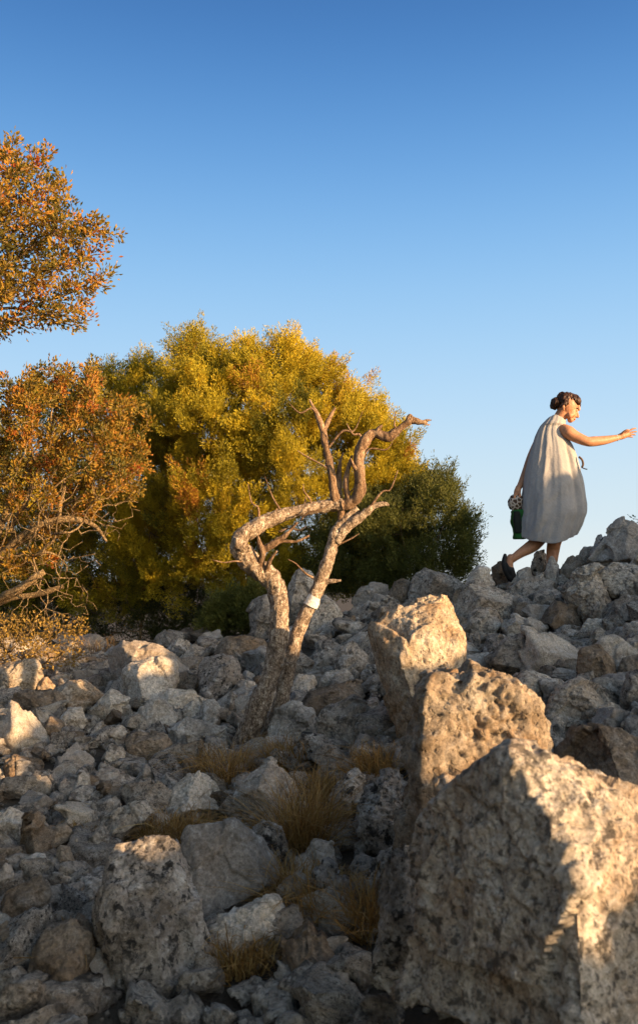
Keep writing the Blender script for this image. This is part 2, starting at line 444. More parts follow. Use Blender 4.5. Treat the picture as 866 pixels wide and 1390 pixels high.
def axis(lo, hi, step, far):
    a = list(np.arange(lo, hi + 1e-6, step)); s = step; v = a[-1]
    while v < far: s *= 1.25; v += s; a.append(v)
    s = step; v = a[0]; pre = []
    while v > -far: s *= 1.25; v -= s; pre.append(v)
    return np.array(pre[::-1] + a)
gx = axis(-6, 10, .09, 6000); gy = axis(-1, 12.5, .09, 6000)
GX, GY = np.meshgrid(gx, gy); GZ = height(GX, GY)
nx, ny = len(gx), len(gy)
idx = np.arange(nx * ny).reshape(ny, nx)
GF = np.stack([idx[:-1, :-1], idx[:-1, 1:], idx[1:, 1:], idx[1:, :-1]], -1).reshape(-1, 4)
tag(obj('ground', mesh_np('ground', np.stack([GX.ravel(), GY.ravel(), GZ.ravel()], 1), GF, M['ground'])), 'stony brown hillside soil under the rocks', 'ground', kind='structure')

# ---------------------------------------------------------------- rocks
def hull2(P):
    P = sorted(map(tuple, P)); 
    def half(pts):
        h = []
        for p in pts:
            while len(h) > 1 and (h[-1][0] - h[-2][0]) * (p[1] - h[-2][1]) - (h[-1][1] - h[-2][1]) * (p[0] - h[-2][0]) <= 0: h.pop()
            h.append(p)
        return h[:-1]
    return np.array(half(P) + half(P[::-1]))     # counter-clockwise

def rock_surface(dirs_ext, planes, level, p=30, seed=0, size=None, rough=1.0, pits=0.0, strata=0.0):
    """a block cut by planes (normal, offset), worn by noise; returns verts about the block's centre"""
    U, F = ico(level)
    d = norm(U * dirs_ext)
    Nn = norm(np.array([q[0] for q in planes])); h = np.array([q[1] for q in planes])
    g = np.maximum(d @ Nn.T, 0) / h
    G = (g ** p).sum(1) ** (1 / p)
    V = d / G[:, None]
    wgt = g ** p; nrm = norm(wgt @ Nn)
    s = size
    Q = V / s
    off = RNG.uniform(-50, 50, 3)
    Qw = Q + .06 * np.stack([vnoise(Q * 3 + off, k) for k in (21, 22, 23)], 1)
    disp = rough * s * (0.018 * fbm(Q * 1.5 + off, 3, seed) + .010 * ridged(Q * 3.6 + off, 3, seed + 3) - .01)
    disp += rough * s * (0.085 * chips(Qw * 1.35 + off, seed + 30) + .020 * chips(Qw * 3.4 + off, seed + 40))
    # fracture steps
    st = fbm(Q * 1.1 + off * 1.3, 2, seed + 11); disp += rough * s * .035 * (np.floor(st * 5) / 5 - st)
    if strata:
        ax = norm(np.array([.35, .2, 1.0])); L = V @ ax / s * 7 + .8 * fbm(Q * 1.5 + off, 2, seed + 8)
        disp += strata * s * .03 * (np.abs((L % 1) - .5) * 2 - .5)
    disp += rough * 0.0035 * fbm(V * 45 + off, 4, seed + 5) * min(1, s / .12)
    if pits:
        w1 = worley(V * 15 + .8 * np.stack([vnoise(V * 24 + off, 3), vnoise(V * 24 + off, 4), vnoise(V * 24 + off, 5)], 1) + off, seed + 2)
        msk = sstep(-.25, .45, fbm(V * 4.5 + off, 3, seed + 9))
        disp -= pits * .013 * (1 - sstep(.10, .46, w1)) * (.25 + .75 * msk)
        w2 = worley(V * 33 + off * 2, seed + 6)
        disp -= pits * .007 * (1 - sstep(.15, .5, w2)) * (.3 + .7 * msk)
        disp += pits * .006 * ridged(V * 16 + off, 3, seed + 7)
    return V + nrm * disp[:, None], F

def level_for(npx):
    return 7 if npx > 260 else 6 if npx > 62 else 5 if npx > 22 else 4

def traced_rock(poly, label, mat='grey', D=None, thick=.9, facets=(), name='rock', cat='rock', group='limestone rocks piled on the slope', p=34, sink=.18, dD=0.0, bevel=1.0, **kw):
    P = np.array(poly, float)
    x0, y0 = P.min(0); x1, y1 = P.max(0)
    cx, cy = (x0 + x1) / 2, (y0 + y1) / 2
    if D is None:
        D0 = hit(cx, y1, fallback=None) or 7.5
        D = D0 + .30 * thick * min(x1 - x0, y1 - y0) / FPX * D0
    D += dD
    W = np.array([at(a, b, D) for a, b in P]); c = at(cx, cy, D)
    H = hull2((W - c)[:, [0, 2]])
    hw = (x1 - x0) / FPX * D / 2; hh = (y1 - y0) / FPX * D / 2
    hy = thick * min(hw, hh) * 1.0
    seed = int(RNG.integers(1, 9000))
    rr = np.random.default_rng(seed)
    planes = []
    n = len(H)
    for i in range(n):
        a, b = H[i], H[(i + 1) % n]; e = b - a; ln = np.hypot(*e)
        if ln < .06 * min(hw, hh): continue
        n2 = np.array([e[1], -e[0]]) / ln; h = float(n2 @ a)
        if n2[1] < -.5: h += sink * 2 * hh                       # runs on into the ground
        h = max(h, .08 * min(hw, hh))
        top = n2[1] > .2
        for ty in (-bevel * rr.uniform(.25, .9) if top else -bevel * rr.uniform(.15, .6), rr.uniform(.0, .4)):
            q = np.array([n2[0], ty, n2[1]]); q /= np.linalg.norm(q)
            planes.append((q, h * math.hypot(q[0], q[2])))
    if facets:
        for f in facets: planes.append((np.array(f[:3], float), f[3] * hy))
    else:
        for k in range(3):
            a = rr.uniform(-.75, .75); e = rr.uniform(-.35, .75)
            planes.append((np.array([a, -1, e]), hy * rr.uniform(.75, 1.05)))
    planes.append((np.array([0, 1, .1]), hy * 1.1))
    planes.append((np.array([rr.uniform(-.3, .3), 1, .8]), hy * 1.25))
    V, F = rock_surface(np.array([hw, hy, hh]), planes, level_for(max(x1 - x0, y1 - y0)), p, seed, size=2 * min(hw, hh, hy * 1.4), **kw)
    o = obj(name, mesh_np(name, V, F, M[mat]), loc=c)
    return tag(o, label, cat, group)

BLK = 'big stone blocks in line at lower right'
ROCKS = [
 # --- big blocks at lower right
 dict(poly=[(516, 1400), (524, 1250), (548, 1150), (575, 1085), (640, 1035), (690, 1000), (715, 1004), (760, 1033), (830, 1062), (880, 1082), (960, 1150), (980, 1400)], D=2.15, thick=.62, name='stone_block', mat='front', p=24,
      facets=[(.15, -.35, .92, 1.40), (-.80, -.60, .10, .60), (.42, -.90, .12, .92), (.25, -.62, .75, 1.05), (.62, -.75, -.05, .98)], pits=1.05, sink=.02, rough=.62, label='huge foreground stone block nearest the camera, left side dark, right side sunlit', group=BLK),
 dict(poly=[(546, 1130), (553, 1000), (558, 935), (578, 904), (602, 902), (700, 930), (728, 952), (750, 1020), (745, 1110), (640, 1160)], D=3.35, thick=.75, name='stone_block', mat='warm', p=36,
      facets=[(.10, -1, .24, .85), (.6, -.8, .2, 1.05)], pits=2.2, rough=.8, bevel=.3, label='honey coloured block full of deep pits, fully sunlit, behind the nearest foreground block', group=BLK),
 dict(poly=[(498, 850), (514, 834), (545, 819), (600, 815), (628, 852), (628, 900), (604, 965), (568, 1030), (546, 1008), (515, 925)], D=4.85, thick=1.15, name='stone_block', mat='warm', p=60,
      facets=[(.16, -1, .16, .80), (-.90, -.36, -.26, .70), (.6, -.75, .1, .98)], pits=.6, rough=.75, label='tall angular sunlit block with a narrow dark left face, behind the honey coloured pitted block', group=BLK),
 dict(poly=[(548, 832), (560, 815), (580, 805), (610, 805), (618, 822), (628, 852), (590, 862), (552, 846)], D=4.98, thick=.8, mat='warm', name='stone_block', pits=.5, facets=[(.15, -1, .2, .85), (.7, -.6, .2, .9)], label='square sunlit block with a flat top, set on the shoulder of the tall sunlit block', group=BLK),
 dict(poly=[(752, 1032), (772, 985), (786, 977), (800, 986), (832, 986), (866, 1000), (920, 1030), (930, 1110), (860, 1110), (790, 1075)], D=3.55, thick=.7, mat='brown', facets=[(-.85, -.5, .25, .85), (.15, -.8, .6, .8), (.4, -.9, .1, .95)], pits=.3, label='brown boulder with one sunlit left edge, behind the foreground block at the right edge'),
 dict(poly=[(742, 988), (755, 972), (768, 978), (764, 998), (746, 1004)], mat='grey', label='little knobbly stone in the dark gap between the honey pitted block and the brown boulder'),
 dict(poly=[(588, 1062), (604, 1050), (622, 1056), (634, 1070), (615, 1090), (592, 1085)], D=2.9, mat='warm', label='small stone with a sunlit crest wedged between the foreground block and the honey pitted block'),
 # --- right slope up to the ridge
 dict(poly=[(800, 753), (828, 718), (846, 704), (862, 708), (895, 742), (890, 770), (838, 764)], D=7.0, mat='face', thick=.7, facets=[(-.65, -.6, .45, .8), (.35, -.85, .35, .9)], label='big smooth triangular rock crowning the ridge at the right edge'),
 dict(poly=[(764, 803), (780, 778), (800, 765), (812, 764), (826, 790), (833, 812), (830, 838), (800, 846), (778, 832)], mat='grey', pits=1.1, rough=1.3, label='rough rock with holes through its left side, below the triangular rock on the ridge'),
 dict(poly=[(813, 780), (832, 766), (868, 768), (900, 790), (880, 812), (835, 806)], mat='grey', label='flat broad rock lying directly under the triangular rock on the ridge'),
 dict(poly=[(833, 815), (850, 806), (875, 810), (890, 830), (866, 842), (838, 838)], mat='grey', label='rounded rock at the right edge just beside the rock with holes'),
 dict(poly=[(735, 795), (742, 768), (748, 752), (758, 768), (757, 788), (748, 798)], D=7.3, mat='face', thick=.8, label='pointed rock standing in front of the planted foot of the woman'),
 dict(poly=[(722, 768), (728, 750), (738, 746), (744, 756), (742, 772), (730, 776)], D=7.85, mat='lichen', pits=.6, label='small dark crumbly stone behind the planted ankle of the woman'),
 dict(poly=[(758, 778), (772, 758), (786, 751), (800, 758), (804, 775), (785, 792), (765, 792)], D=7.3, mat='brown', label='low brown rock just right of the pointed rock at the foot of the woman'),
 dict(poly=[(786, 757), (792, 743), (806, 742), (812, 752), (804, 764), (790, 764)], D=7.3, mat='grey', label='small stone on the ridge line left of the triangular rock'),
 dict(poly=[(802, 748), (812, 727), (826, 726), (830, 738), (818, 752)], D=7.2, mat='lichen', label='dark little stone tucked against the left side of the triangular rock'),
 dict(poly=[(630, 793), (640, 776), (652, 765), (666, 772), (672, 788), (655, 800), (636, 800)], D=7.5, mat='pale', label='pale stone with sunlit tip, balanced on the large grey boulder by the dark juniper'),
 dict(poly=[(612, 830), (622, 797), (640, 787), (680, 792), (702, 808), (695, 828), (650, 852), (620, 850)], mat='grey', thick=.8, facets=[(.2, -.55, .85, .7), (-.8, -.55, .2, .85), (.1, -1, -.15, .9)], label='large grey boulder with a slanting flat top, right of the flat topped sunlit block'),
 dict(poly=[(630, 850), (645, 826), (672, 830), (684, 848), (676, 864), (645, 872)], mat='grey', pits=.4, label='grey stone in shade just below the large slant topped boulder'),
 dict(poly=[(682, 850), (698, 832), (718, 842), (744, 850), (738, 868), (690, 872)], mat='pale', label='pale wedge shaped stone in the middle of the right slope'),
 dict(poly=[(666, 770), (680, 761), (692, 776), (688, 796), (672, 790)], D=7.75, mat='brown', label='brown stone on the ridge under the raised black shoe'),
 dict(poly=[(688, 796), (700, 778), (718, 770), (724, 786), (718, 802), (700, 810)], D=7.55, mat='face', label='smooth grey ridge stone between the feet of the woman'),
 dict(poly=[(722, 800), (726, 782), (738, 778), (748, 796), (740, 808)], D=7.3, mat='grey', label='small grey stone below the pointed rock at the foot of the woman'),
 dict(poly=[(652, 890), (660, 864), (678, 858), (692, 872), (684, 888), (664, 896)], mat='lichen', label='dark rounded stone left of the long grey boulder on the right slope'),
 dict(poly=[(664, 888), (688, 865), (722, 861), (770, 868), (794, 884), (776, 908), (720, 918), (672, 900)], mat='grey', thick=.8, label='long low grey boulder stretching across the middle of the right slope'),
 dict(poly=[(782, 908), (790, 881), (814, 876), (832, 893), (846, 925), (822, 936), (790, 925)], mat='brown', label='brown lumpy rock at the right end of the long low grey boulder'),
 dict(poly=[(748, 962), (762, 932), (788, 918), (824, 936), (850, 965), (840, 990), (800, 985), (760, 980)], mat='grey', strata=1.0, facets=[(.5, -.6, .55, .75), (-.5, -.85, .1, .85)], label='layered grey rock with a sloping grooved face, above the brown boulder at right'),
 dict(poly=[(845, 888), (852, 868), (875, 860), (890, 880), (870, 895)], mat='pale', label='blue grey stone cut by the right edge of the frame, beside the brown lumpy rock'),
 dict(poly=[(838, 912), (846, 893), (880, 888), (885, 912), (855, 920)], mat='brown', label='brown stone at the right edge just under the blue grey stone'),
 dict(poly=[(842, 945), (852, 915), (880, 905), (890, 955), (862, 966)], mat='grey', label='smooth standing grey stone at the right edge beside the layered rock'),
 dict(poly=[(848, 978), (862, 958), (885, 962), (890, 1005), (866, 1005)], mat='grey', label='angular stone at the right edge directly above the brown boulder'),
 dict(poly=[(598, 918), (618, 890), (656, 884), (692, 900), (690, 930), (640, 935)], dD=.2, mat='pale', label='blue grey slab peeping out behind the top of the honey pitted block'),
 dict(poly=[(598, 862), (612, 858), (640, 872), (664, 890), (640, 900), (612, 884)], mat='face', label='long thin wedge of stone lying right of the tall sunlit block'),
 dict(poly=[(636, 880), (638, 858), (650, 854), (654, 886), (644, 890)], mat='grey', label='small upright finger of stone between the thin wedge and the dark rounded stone'),
 dict(poly=[(744, 862), (765, 854), (800, 857), (800, 868), (765, 876)], mat='lichen', label='thin dark plate of stone just above the long low grey boulder'),
 dict(poly=[(788, 854), (796, 840), (828, 841), (834, 858), (802, 866)], mat='pale', strata=.8, label='pale stone with ribbed face below the rock with holes'),
 dict(poly=[(738, 840), (756, 815), (782, 822), (792, 848), (758, 858)], mat='brown', label='brown stone in shade at the lower left of the rock with holes'),
 dict(poly=[(716, 826), (732, 805), (760, 802), (768, 818), (745, 836), (722, 836)], mat='grey', label='grey stone on the slope straight below the pointed rock'),
 dict(poly=[(696, 834), (708, 812), (728, 814), (732, 830), (714, 842)], mat='lichen', label='dark stone left of the grey stone below the pointed rock'),
 dict(poly=[(690, 925), (712, 910), (748, 918), (752, 945), (730, 965), (700, 950)], mat='grey', label='grey rock in shade right behind the top right corner of the honey pitted block'),
 dict(poly=[(816, 900), (826, 882), (842, 884), (846, 904), (832, 912)], mat='pale', label='small pale stone between the brown lumpy rock and the right edge'),
 dict(poly=[(842, 862), (850, 846), (880, 842), (884, 864), (856, 870)], mat='grey', label='grey stone at the right edge below the rounded rock'),
 # --- back row under the junipers
 dict(poly=[(388, 840), (392, 795), (402, 773), (422, 775), (436, 800), (432, 845), (404, 856)], mat='grey', D=8.3, label='tall grey rock rising behind the two twisted trunks, under the junipers'),
 dict(poly=[(400, 900), (406, 840), (424, 812), (442, 808), (466, 832), (474, 862), (456, 884), (424, 898)], mat='grey', D=7.9, thick=.7, facets=[(.1, -1, .3, .75), (.8, -.6, .2, .9)], label='large speckled boulder right of the trunk with the white paint mark'),
 dict(poly=[(334, 832), (346, 810), (366, 805), (384, 824), (388, 880), (362, 890), (340, 870)], mat='grey', D=8.1, label='large boulder partly hidden behind the left twisted trunk'),
 dict(poly=[(478, 812), (486, 796), (508, 789), (528, 792), (532, 812), (512, 822), (486, 824)], mat='face', D=8.4, label='smooth square grey stone under the dark juniper, above the tall sunlit block'),
 dict(poly=[(482, 832), (500, 816), (510, 820), (518, 832), (512, 850), (494, 852)], mat='lichen', D=8.0, pits=.5, label='speckled stone just below the smooth square grey stone'),
 dict(poly=[(454, 868), (462, 842), (480, 836), (490, 856), (486, 874), (466, 878)], mat='brown', D=7.8, label='brown stone in shade between the speckled boulder and the tall sunlit block'),
 dict(poly=[(528, 806), (538, 786), (556, 788), (568, 812), (548, 824)], mat='brown', D=8.2, label='brown stone half hidden by the tall sunlit block under the dark juniper'),
 dict(poly=[(556, 800), (562, 778), (576, 766), (612, 780), (632, 798), (626, 818), (590, 830)], mat='grey', D=8.0, label='low sloping grey slab at the foot of the dark juniper', name='flat_rock', cat='rock slab'),
 dict(poly=[(420, 905), (426, 888), (444, 877), (458, 890), (454, 910), (432, 914)], mat='grey', label='grey cracked stone under the large speckled boulder'),
 dict(poly=[(454, 900), (460, 880), (478, 868), (498, 888), (508, 912), (480, 922)], mat='grey', label='pointed grey stone left of the tall sunlit block, right of the cracked stone'),
 dict(poly=[(408, 952), (418, 938), (450, 930), (496, 918), (496, 942), (446, 966), (418, 966)], mat='brown', label='long brown slab tilted against the foot of the tall sunlit block', name='flat_rock', cat='rock slab'),
 dict(poly=[(424, 985), (438, 962), (478, 948), (512, 968), (508, 1000), (474, 1012), (432, 1004)], mat='grey', thick=.9, label='broad grey rock in the gully just below the tilted brown slab'),
 dict(poly=[(398, 1014), (412, 996), (444, 1000), (476, 1008), (480, 1024), (452, 1032), (406, 1024)], mat='lichen', label='flat lichen spotted stone in the gully, right of the trunk bases'),
 dict(poly=[(432, 930), (440, 912), (470, 908), (482, 920), (466, 934)], mat='pale', label='pale flat stone above the tilted brown slab'),
 dict(poly=[(392, 935), (404, 915), (426, 918), (430, 938), (410, 948)], mat='pale', label='pale stone just right of the right trunk at mid height'),
 dict(poly=[(358, 1000), (368, 968), (390, 955), (426, 962), (430, 1000), (402, 1024), (370, 1022)], mat='pale', dD=.15, label='pale slab immediately behind the base of the right trunk'),
 dict(poly=[(292, 884), (304, 866), (334, 859), (362, 866), (366, 905), (340, 912), (304, 896)], D=7.6, mat='brown', label='brown overhanging rock left of the left twisted trunk, under the junipers'),
 # --- left field, back
 dict(poly=[(136, 890), (146, 880), (178, 863), (216, 877), (242, 897), (266, 926), (240, 940), (160, 915), (140, 902)], mat='face', thick=.9, facets=[(.15, -.75, .6, .75), (-.7, -.7, -.2, .85)], label='largest slab at the back of the left rubble, its peak catching a little sun'),
 dict(poly=[(156, 928), (176, 902), (206, 892), (238, 900), (242, 928), (230, 950), (198, 957), (172, 944)], mat='pale', thick=.9, facets=[(.45, -.8, .45, .8), (-.75, -.65, .0, .8)], label='pale boulder with a brown triangular left face, in front of the largest back slab'),
 dict(poly=[(-20, 910), (14, 897), (46, 899), (57, 918), (50, 940), (0, 945)], mat='warm', label='sunlit pale boulder at the left edge under the dry bush'),
 dict(poly=[(12, 950), (22, 938), (68, 936), (90, 948), (82, 962), (64, 972), (24, 970)], mat='brown', label='flat brown slab below the sunlit boulder at the left edge', name='flat_rock', cat='rock slab'),
 dict(poly=[(72, 937), (88, 925), (104, 931), (113, 923), (134, 942), (122, 958), (106, 966), (90, 956)], mat='warm', thick=.9, label='small sunlit rock with a shadow band, right of the flat brown slab'),
 dict(poly=[(52, 932), (62, 921), (74, 932), (70, 942), (56, 944)], mat='warm', label='small sunlit pointed stone behind the flat brown slab'),
 dict(poly=[(2, 988), (10, 968), (26, 965), (54, 985), (56, 998), (38, 1006), (12, 998)], mat='face', label='smooth oval grey stone near the left edge below the flat brown slab'),
 dict(poly=[(132, 952), (150, 937), (178, 948), (166, 970), (148, 976)], mat='pale', label='pale angular stone below the brown triangular face'),
 dict(poly=[(80, 978), (90, 962), (112, 960), (118, 976), (100, 992), (82, 988)], mat='pale', label='blue grey stone below the small sunlit rock with a shadow band'),
 dict(poly=[(182, 974), (198, 950), (220, 947), (238, 970), (224, 992), (196, 988)], mat='pale', pits=.4, label='whitish lumpy stone above the big brown square block'),
 dict(poly=[(168, 1004), (178, 994), (228, 997), (236, 1014), (226, 1032), (196, 1036), (174, 1022)], mat='brown', thick=1.0, facets=[(.1, -1, .1, .8), (-.2, -.5, .85, .95)], label='big brown square block left of the twisted tree'),
 dict(poly=[(142, 1006), (146, 988), (164, 984), (174, 995), (168, 1010), (150, 1013)], mat='face', label='smooth round stone left of the big brown square block'),
 dict(poly=[(90, 1006), (98, 992), (116, 995), (112, 1012), (98, 1016)], mat='brown', label='small orange brown wedge stone left of the smooth round stone'),
 dict(poly=[(0, 1054), (6, 1034), (24, 1024), (32, 1046), (12, 1062)], mat='brown', label='brown stone with sunlit corner low on the left edge'),
 dict(poly=[(-12, 1012), (0, 999), (9, 1002), (5, 1014), (-6, 1020)], mat='warm', label='tiny sunlit stone at the left edge under the smooth oval stone'),
 dict(poly=[(24, 1024), (38, 1018), (50, 1040), (36, 1048), (27, 1042)], mat='face', label='narrow pale stone right of the brown stone with sunlit corner'),
 dict(poly=[(98, 1084), (104, 1054), (114, 1046), (122, 1054), (122, 1078), (110, 1090)], mat='pale', label='upright bluish white stone in the middle of the left rubble'),
 dict(poly=[(123, 1056), (134, 1045), (160, 1046), (168, 1060), (162, 1076), (144, 1074)], mat='face', label='flat long stone right of the upright bluish white stone'),
 dict(poly=[(138, 1030), (150, 1011), (166, 1014), (174, 1032), (156, 1044), (142, 1042)], mat='grey', pits=.4, label='grey stone above the flat long stone in the left rubble'),
 dict(poly=[(184, 1056), (198, 1037), (211, 1044), (210, 1060), (194, 1066)], mat='face', label='pinkish grey stone below the big brown square block'),
 dict(poly=[(54, 995), (68, 974), (86, 984), (90, 1000), (68, 1008)], mat='brown', label='brown stone between the smooth oval stone and the orange brown wedge'),
 dict(poly=[(118, 990), (140, 977), (146, 992), (138, 1006), (122, 1008)], mat='grey', label='grey stone in the row above the smooth round stone'),
 dict(poly=[(226, 882), (242, 863), (256, 868), (264, 888), (246, 900), (230, 894)], D=8.1, mat='grey', label='grey stone at the back right behind the largest back slab'),
 dict(poly=[(244, 896), (260, 876), (290, 884), (292, 904), (264, 912)], D=7.8, mat='grey', label='grey stone between the largest back slab and the dark rough boulder'),
 dict(poly=[(270, 912), (278, 894), (300, 888), (320, 894), (328, 920), (316, 944), (292, 950), (274, 936)], mat='lichen', pits=.4, label='dark rough boulder left of the left twisted trunk'),
 dict(poly=[(212, 952), (228, 934), (260, 936), (278, 952), (262, 966), (230, 968)], mat='pale', label='pale flat rock right of the boulder with the triangular face'),
 dict(poly=[(246, 964), (262, 952), (275, 963), (274, 984), (252, 980)], mat='pale', label='pale cubic stone under the pale flat rock'),
 dict(poly=[(268, 980), (276, 955), (290, 950), (304, 964), (300, 984), (278, 988)], mat='pale', pits=.6, label='white crested stone below the dark rough boulder'),
 dict(poly=[(228, 990), (250, 971), (308, 988), (314, 1004), (280, 1020), (240, 1016)], mat='pale', label='pale tan slab reaching to the grass at the tree base', name='flat_rock', cat='rock slab'),
 dict(poly=[(298, 960), (314, 938), (326, 950), (324, 974), (304, 982)], mat='grey', label='small blocky stone left of the left trunk above the pale tan slab'),
 dict(poly=[(326, 944), (334, 924), (346, 928), (344, 954), (332, 960)], mat='pale', label='pale knob of stone touching the left trunk'),
 dict(poly=[(96, 905), (110, 892), (136, 893), (142, 915), (120, 925), (100, 920)], D=8.0, mat='brown', label='brown stone in deep shade left of the largest back slab'),
 # --- left field, front
 dict(poly=[(-10, 1105), (14, 1097), (40, 1112), (38, 1126), (24, 1142), (6, 1138)], mat='pale', label='big light rounded stone at the left edge of the front rubble'),
 dict(poly=[(116, 1130), (150, 1104), (190, 1087), (202, 1096), (182, 1112), (156, 1134), (146, 1146), (124, 1142)], mat='grey', pits=.4, thick=1.1, label='long diagonal rock above the lichen boulder', name='flat_rock', cat='rock slab'),
 dict(poly=[(118, 1135), (142, 1118), (148, 1142), (142, 1172), (124, 1160)], mat='grey', label='upright grey stone squeezed beside the upper left of the lichen boulder'),
 dict(poly=[(18, 1180), (42, 1160), (62, 1161), (67, 1180), (46, 1194), (22, 1192)], mat='pale', label='pale blocky stone in the lower left rubble'),
 dict(poly=[(74, 1170), (80, 1146), (94, 1149), (100, 1170), (90, 1190), (76, 1182)], mat='brown', label='tilted oval stone right of the pale blocky stone'),
 dict(poly=[(88, 1150), (104, 1138), (110, 1158), (102, 1176), (90, 1166)], mat='grey', label='grey stone leaning on the tilted oval stone'),
 dict(poly=[(84, 1220), (92, 1202), (115, 1199), (120, 1226), (100, 1238), (86, 1232)], mat='face', label='round stone left of the lichen boulder'),
 dict(poly=[(-10, 1190), (8, 1172), (20, 1188), (10, 1212), (-6, 1222)], mat='face', label='smooth stone cut by the left edge beside the pale blocky stone'),
 dict(poly=[(42, 1148), (64, 1124), (90, 1119), (102, 1132), (82, 1146), (58, 1160)], mat='brown', label='brownish long stone in front of the light rounded stone'),
 dict(poly=[(-6, 1250), (8, 1210), (54, 1188), (68, 1215), (62, 1240), (20, 1264)], mat='brown', label='large dark brown rock in the lower left corner area'),
 dict(poly=[(-10, 1260), (38, 1243), (76, 1244), (66, 1282), (10, 1304)], mat='brown', label='flat dark brown rock below the large dark brown rock'),
 dict(poly=[(38, 1310), (58, 1262), (98, 1249), (126, 1270), (134, 1330), (60, 1340)], mat='brown', label='dark rock at the bottom left, left of the lichen boulder foot'),
 dict(poly=[(128, 1260), (134, 1180), (150, 1141), (186, 1133), (226, 1137), (250, 1175), (264, 1215), (268, 1260), (288, 1292), (280, 1330), (150, 1340)], mat='lichen', thick=.85, name='boulder', cat='boulder', pits=.55, facets=[(.05, -.65, .75, .75), (-.1, -1, .05, .95), (.8, -.5, .2, .9)], label='big boulder blotched with black lichen, bottom left of centre'),
 dict(poly=[(230, 1168), (254, 1120), (280, 1115), (318, 1112), (346, 1140), (367, 1180), (350, 1198), (302, 1224), (276, 1242), (254, 1205)], mat='face', thick=.7, name='boulder', cat='boulder', facets=[(.12, -1, .42, .7), (-.6, -.8, .3, 1.0)], p=40, rough=.7, label='boulder with a smooth flat face, right of the lichen boulder'),
 dict(poly=[(230, 1146), (240, 1139), (256, 1160), (264, 1190), (252, 1192)], mat='pale', label='thin wedge stone between the lichen boulder and the flat faced boulder'),
 dict(poly=[(338, 1128), (356, 1114), (384, 1124), (392, 1152), (374, 1178), (352, 1160)], mat='lichen', pits=.4, label='lichen covered stone behind the right shoulder of the flat faced boulder'),
 dict(poly=[(284, 1268), (308, 1246), (374, 1219), (386, 1234), (384, 1280), (342, 1296), (296, 1290)], mat='pale', strata=.8, thick=.9, label='layered blue grey rock in the grass under the flat faced boulder'),
 dict(poly=[(208, 1100), (240, 1062), (272, 1041), (292, 1065), (304, 1092), (270, 1104), (230, 1108)], mat='pale', facets=[(.3, -.7, .6, .8), (-.65, -.7, .4, .85)], label='peaked pale rock between two grass tufts, left of the tree base'),
 dict(poly=[(302, 1090), (334, 1050), (364, 1029), (386, 1046), (404, 1068), (386, 1090), (356, 1116), (326, 1112)], mat='pale', pits=.3, label='cracked pale rock in front of the tree base'),
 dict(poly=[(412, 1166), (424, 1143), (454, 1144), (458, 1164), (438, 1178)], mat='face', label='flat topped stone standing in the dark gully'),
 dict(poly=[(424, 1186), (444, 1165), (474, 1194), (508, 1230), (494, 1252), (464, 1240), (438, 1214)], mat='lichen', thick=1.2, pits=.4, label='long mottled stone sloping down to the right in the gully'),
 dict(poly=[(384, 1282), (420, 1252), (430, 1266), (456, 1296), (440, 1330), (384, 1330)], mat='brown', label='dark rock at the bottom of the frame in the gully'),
 dict(poly=[(372, 1206), (398, 1184), (426, 1199), (440, 1226), (412, 1240), (380, 1224)], mat='grey', label='dull grey stone half buried in grass right of the flat faced boulder'),
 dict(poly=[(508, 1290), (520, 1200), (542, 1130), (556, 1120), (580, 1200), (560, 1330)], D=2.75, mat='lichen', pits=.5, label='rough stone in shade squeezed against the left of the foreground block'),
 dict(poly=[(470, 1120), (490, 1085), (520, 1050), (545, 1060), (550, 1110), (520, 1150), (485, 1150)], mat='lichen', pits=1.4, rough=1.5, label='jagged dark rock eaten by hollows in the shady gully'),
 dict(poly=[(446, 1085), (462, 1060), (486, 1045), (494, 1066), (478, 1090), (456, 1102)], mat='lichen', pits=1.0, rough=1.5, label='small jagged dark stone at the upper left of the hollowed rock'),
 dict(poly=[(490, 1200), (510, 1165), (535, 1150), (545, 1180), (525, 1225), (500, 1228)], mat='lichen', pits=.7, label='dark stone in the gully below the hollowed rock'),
]
rocks_px = []
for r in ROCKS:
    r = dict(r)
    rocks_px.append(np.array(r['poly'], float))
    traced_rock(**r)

# ---- loose stones: base shapes, then copies set on the ground
def base_stone(i, level=5):
    rr = np.random.default_rng(100 + i)
    ext = np.array([rr.uniform(.75, 1.3), rr.uniform(.7, 1.1), rr.uniform(.38, .85)]) * .5
    planes = []
    for k in range(8):
        n = norm(rr.normal(size=3)); planes.append((n, float(np.linalg.norm(n * ext)) * rr.uniform(.52, .9)))
    for ax in range(3):
        for s in (-1, 1):
            n = np.zeros(3); n[ax] = s; planes.append((n, ext[ax]))
    return rock_surface(ext, planes, level, 60, 200 + i, size=.9, rough=1.15, pits=0)

def inside_poly(x, y, P):
    c = False; n = len(P); j = n - 1
    for i in range(n):
        if (P[i][1] > y) != (P[j][1] > y) and x < (P[j][0] - P[i][0]) * (y - P[i][1]) / (P[j][1] - P[i][1]) + P[i][0]: c = not c
        j = i
    return c

# a place in the field: pixel to ground
def ground_at(px, py):
    D = hit(px, py, 1.6)
    if D is None or D > 9.3: return None
    p = ray(px, py) * D
    return np.array([p[0], D, p[2] + CAMZ])

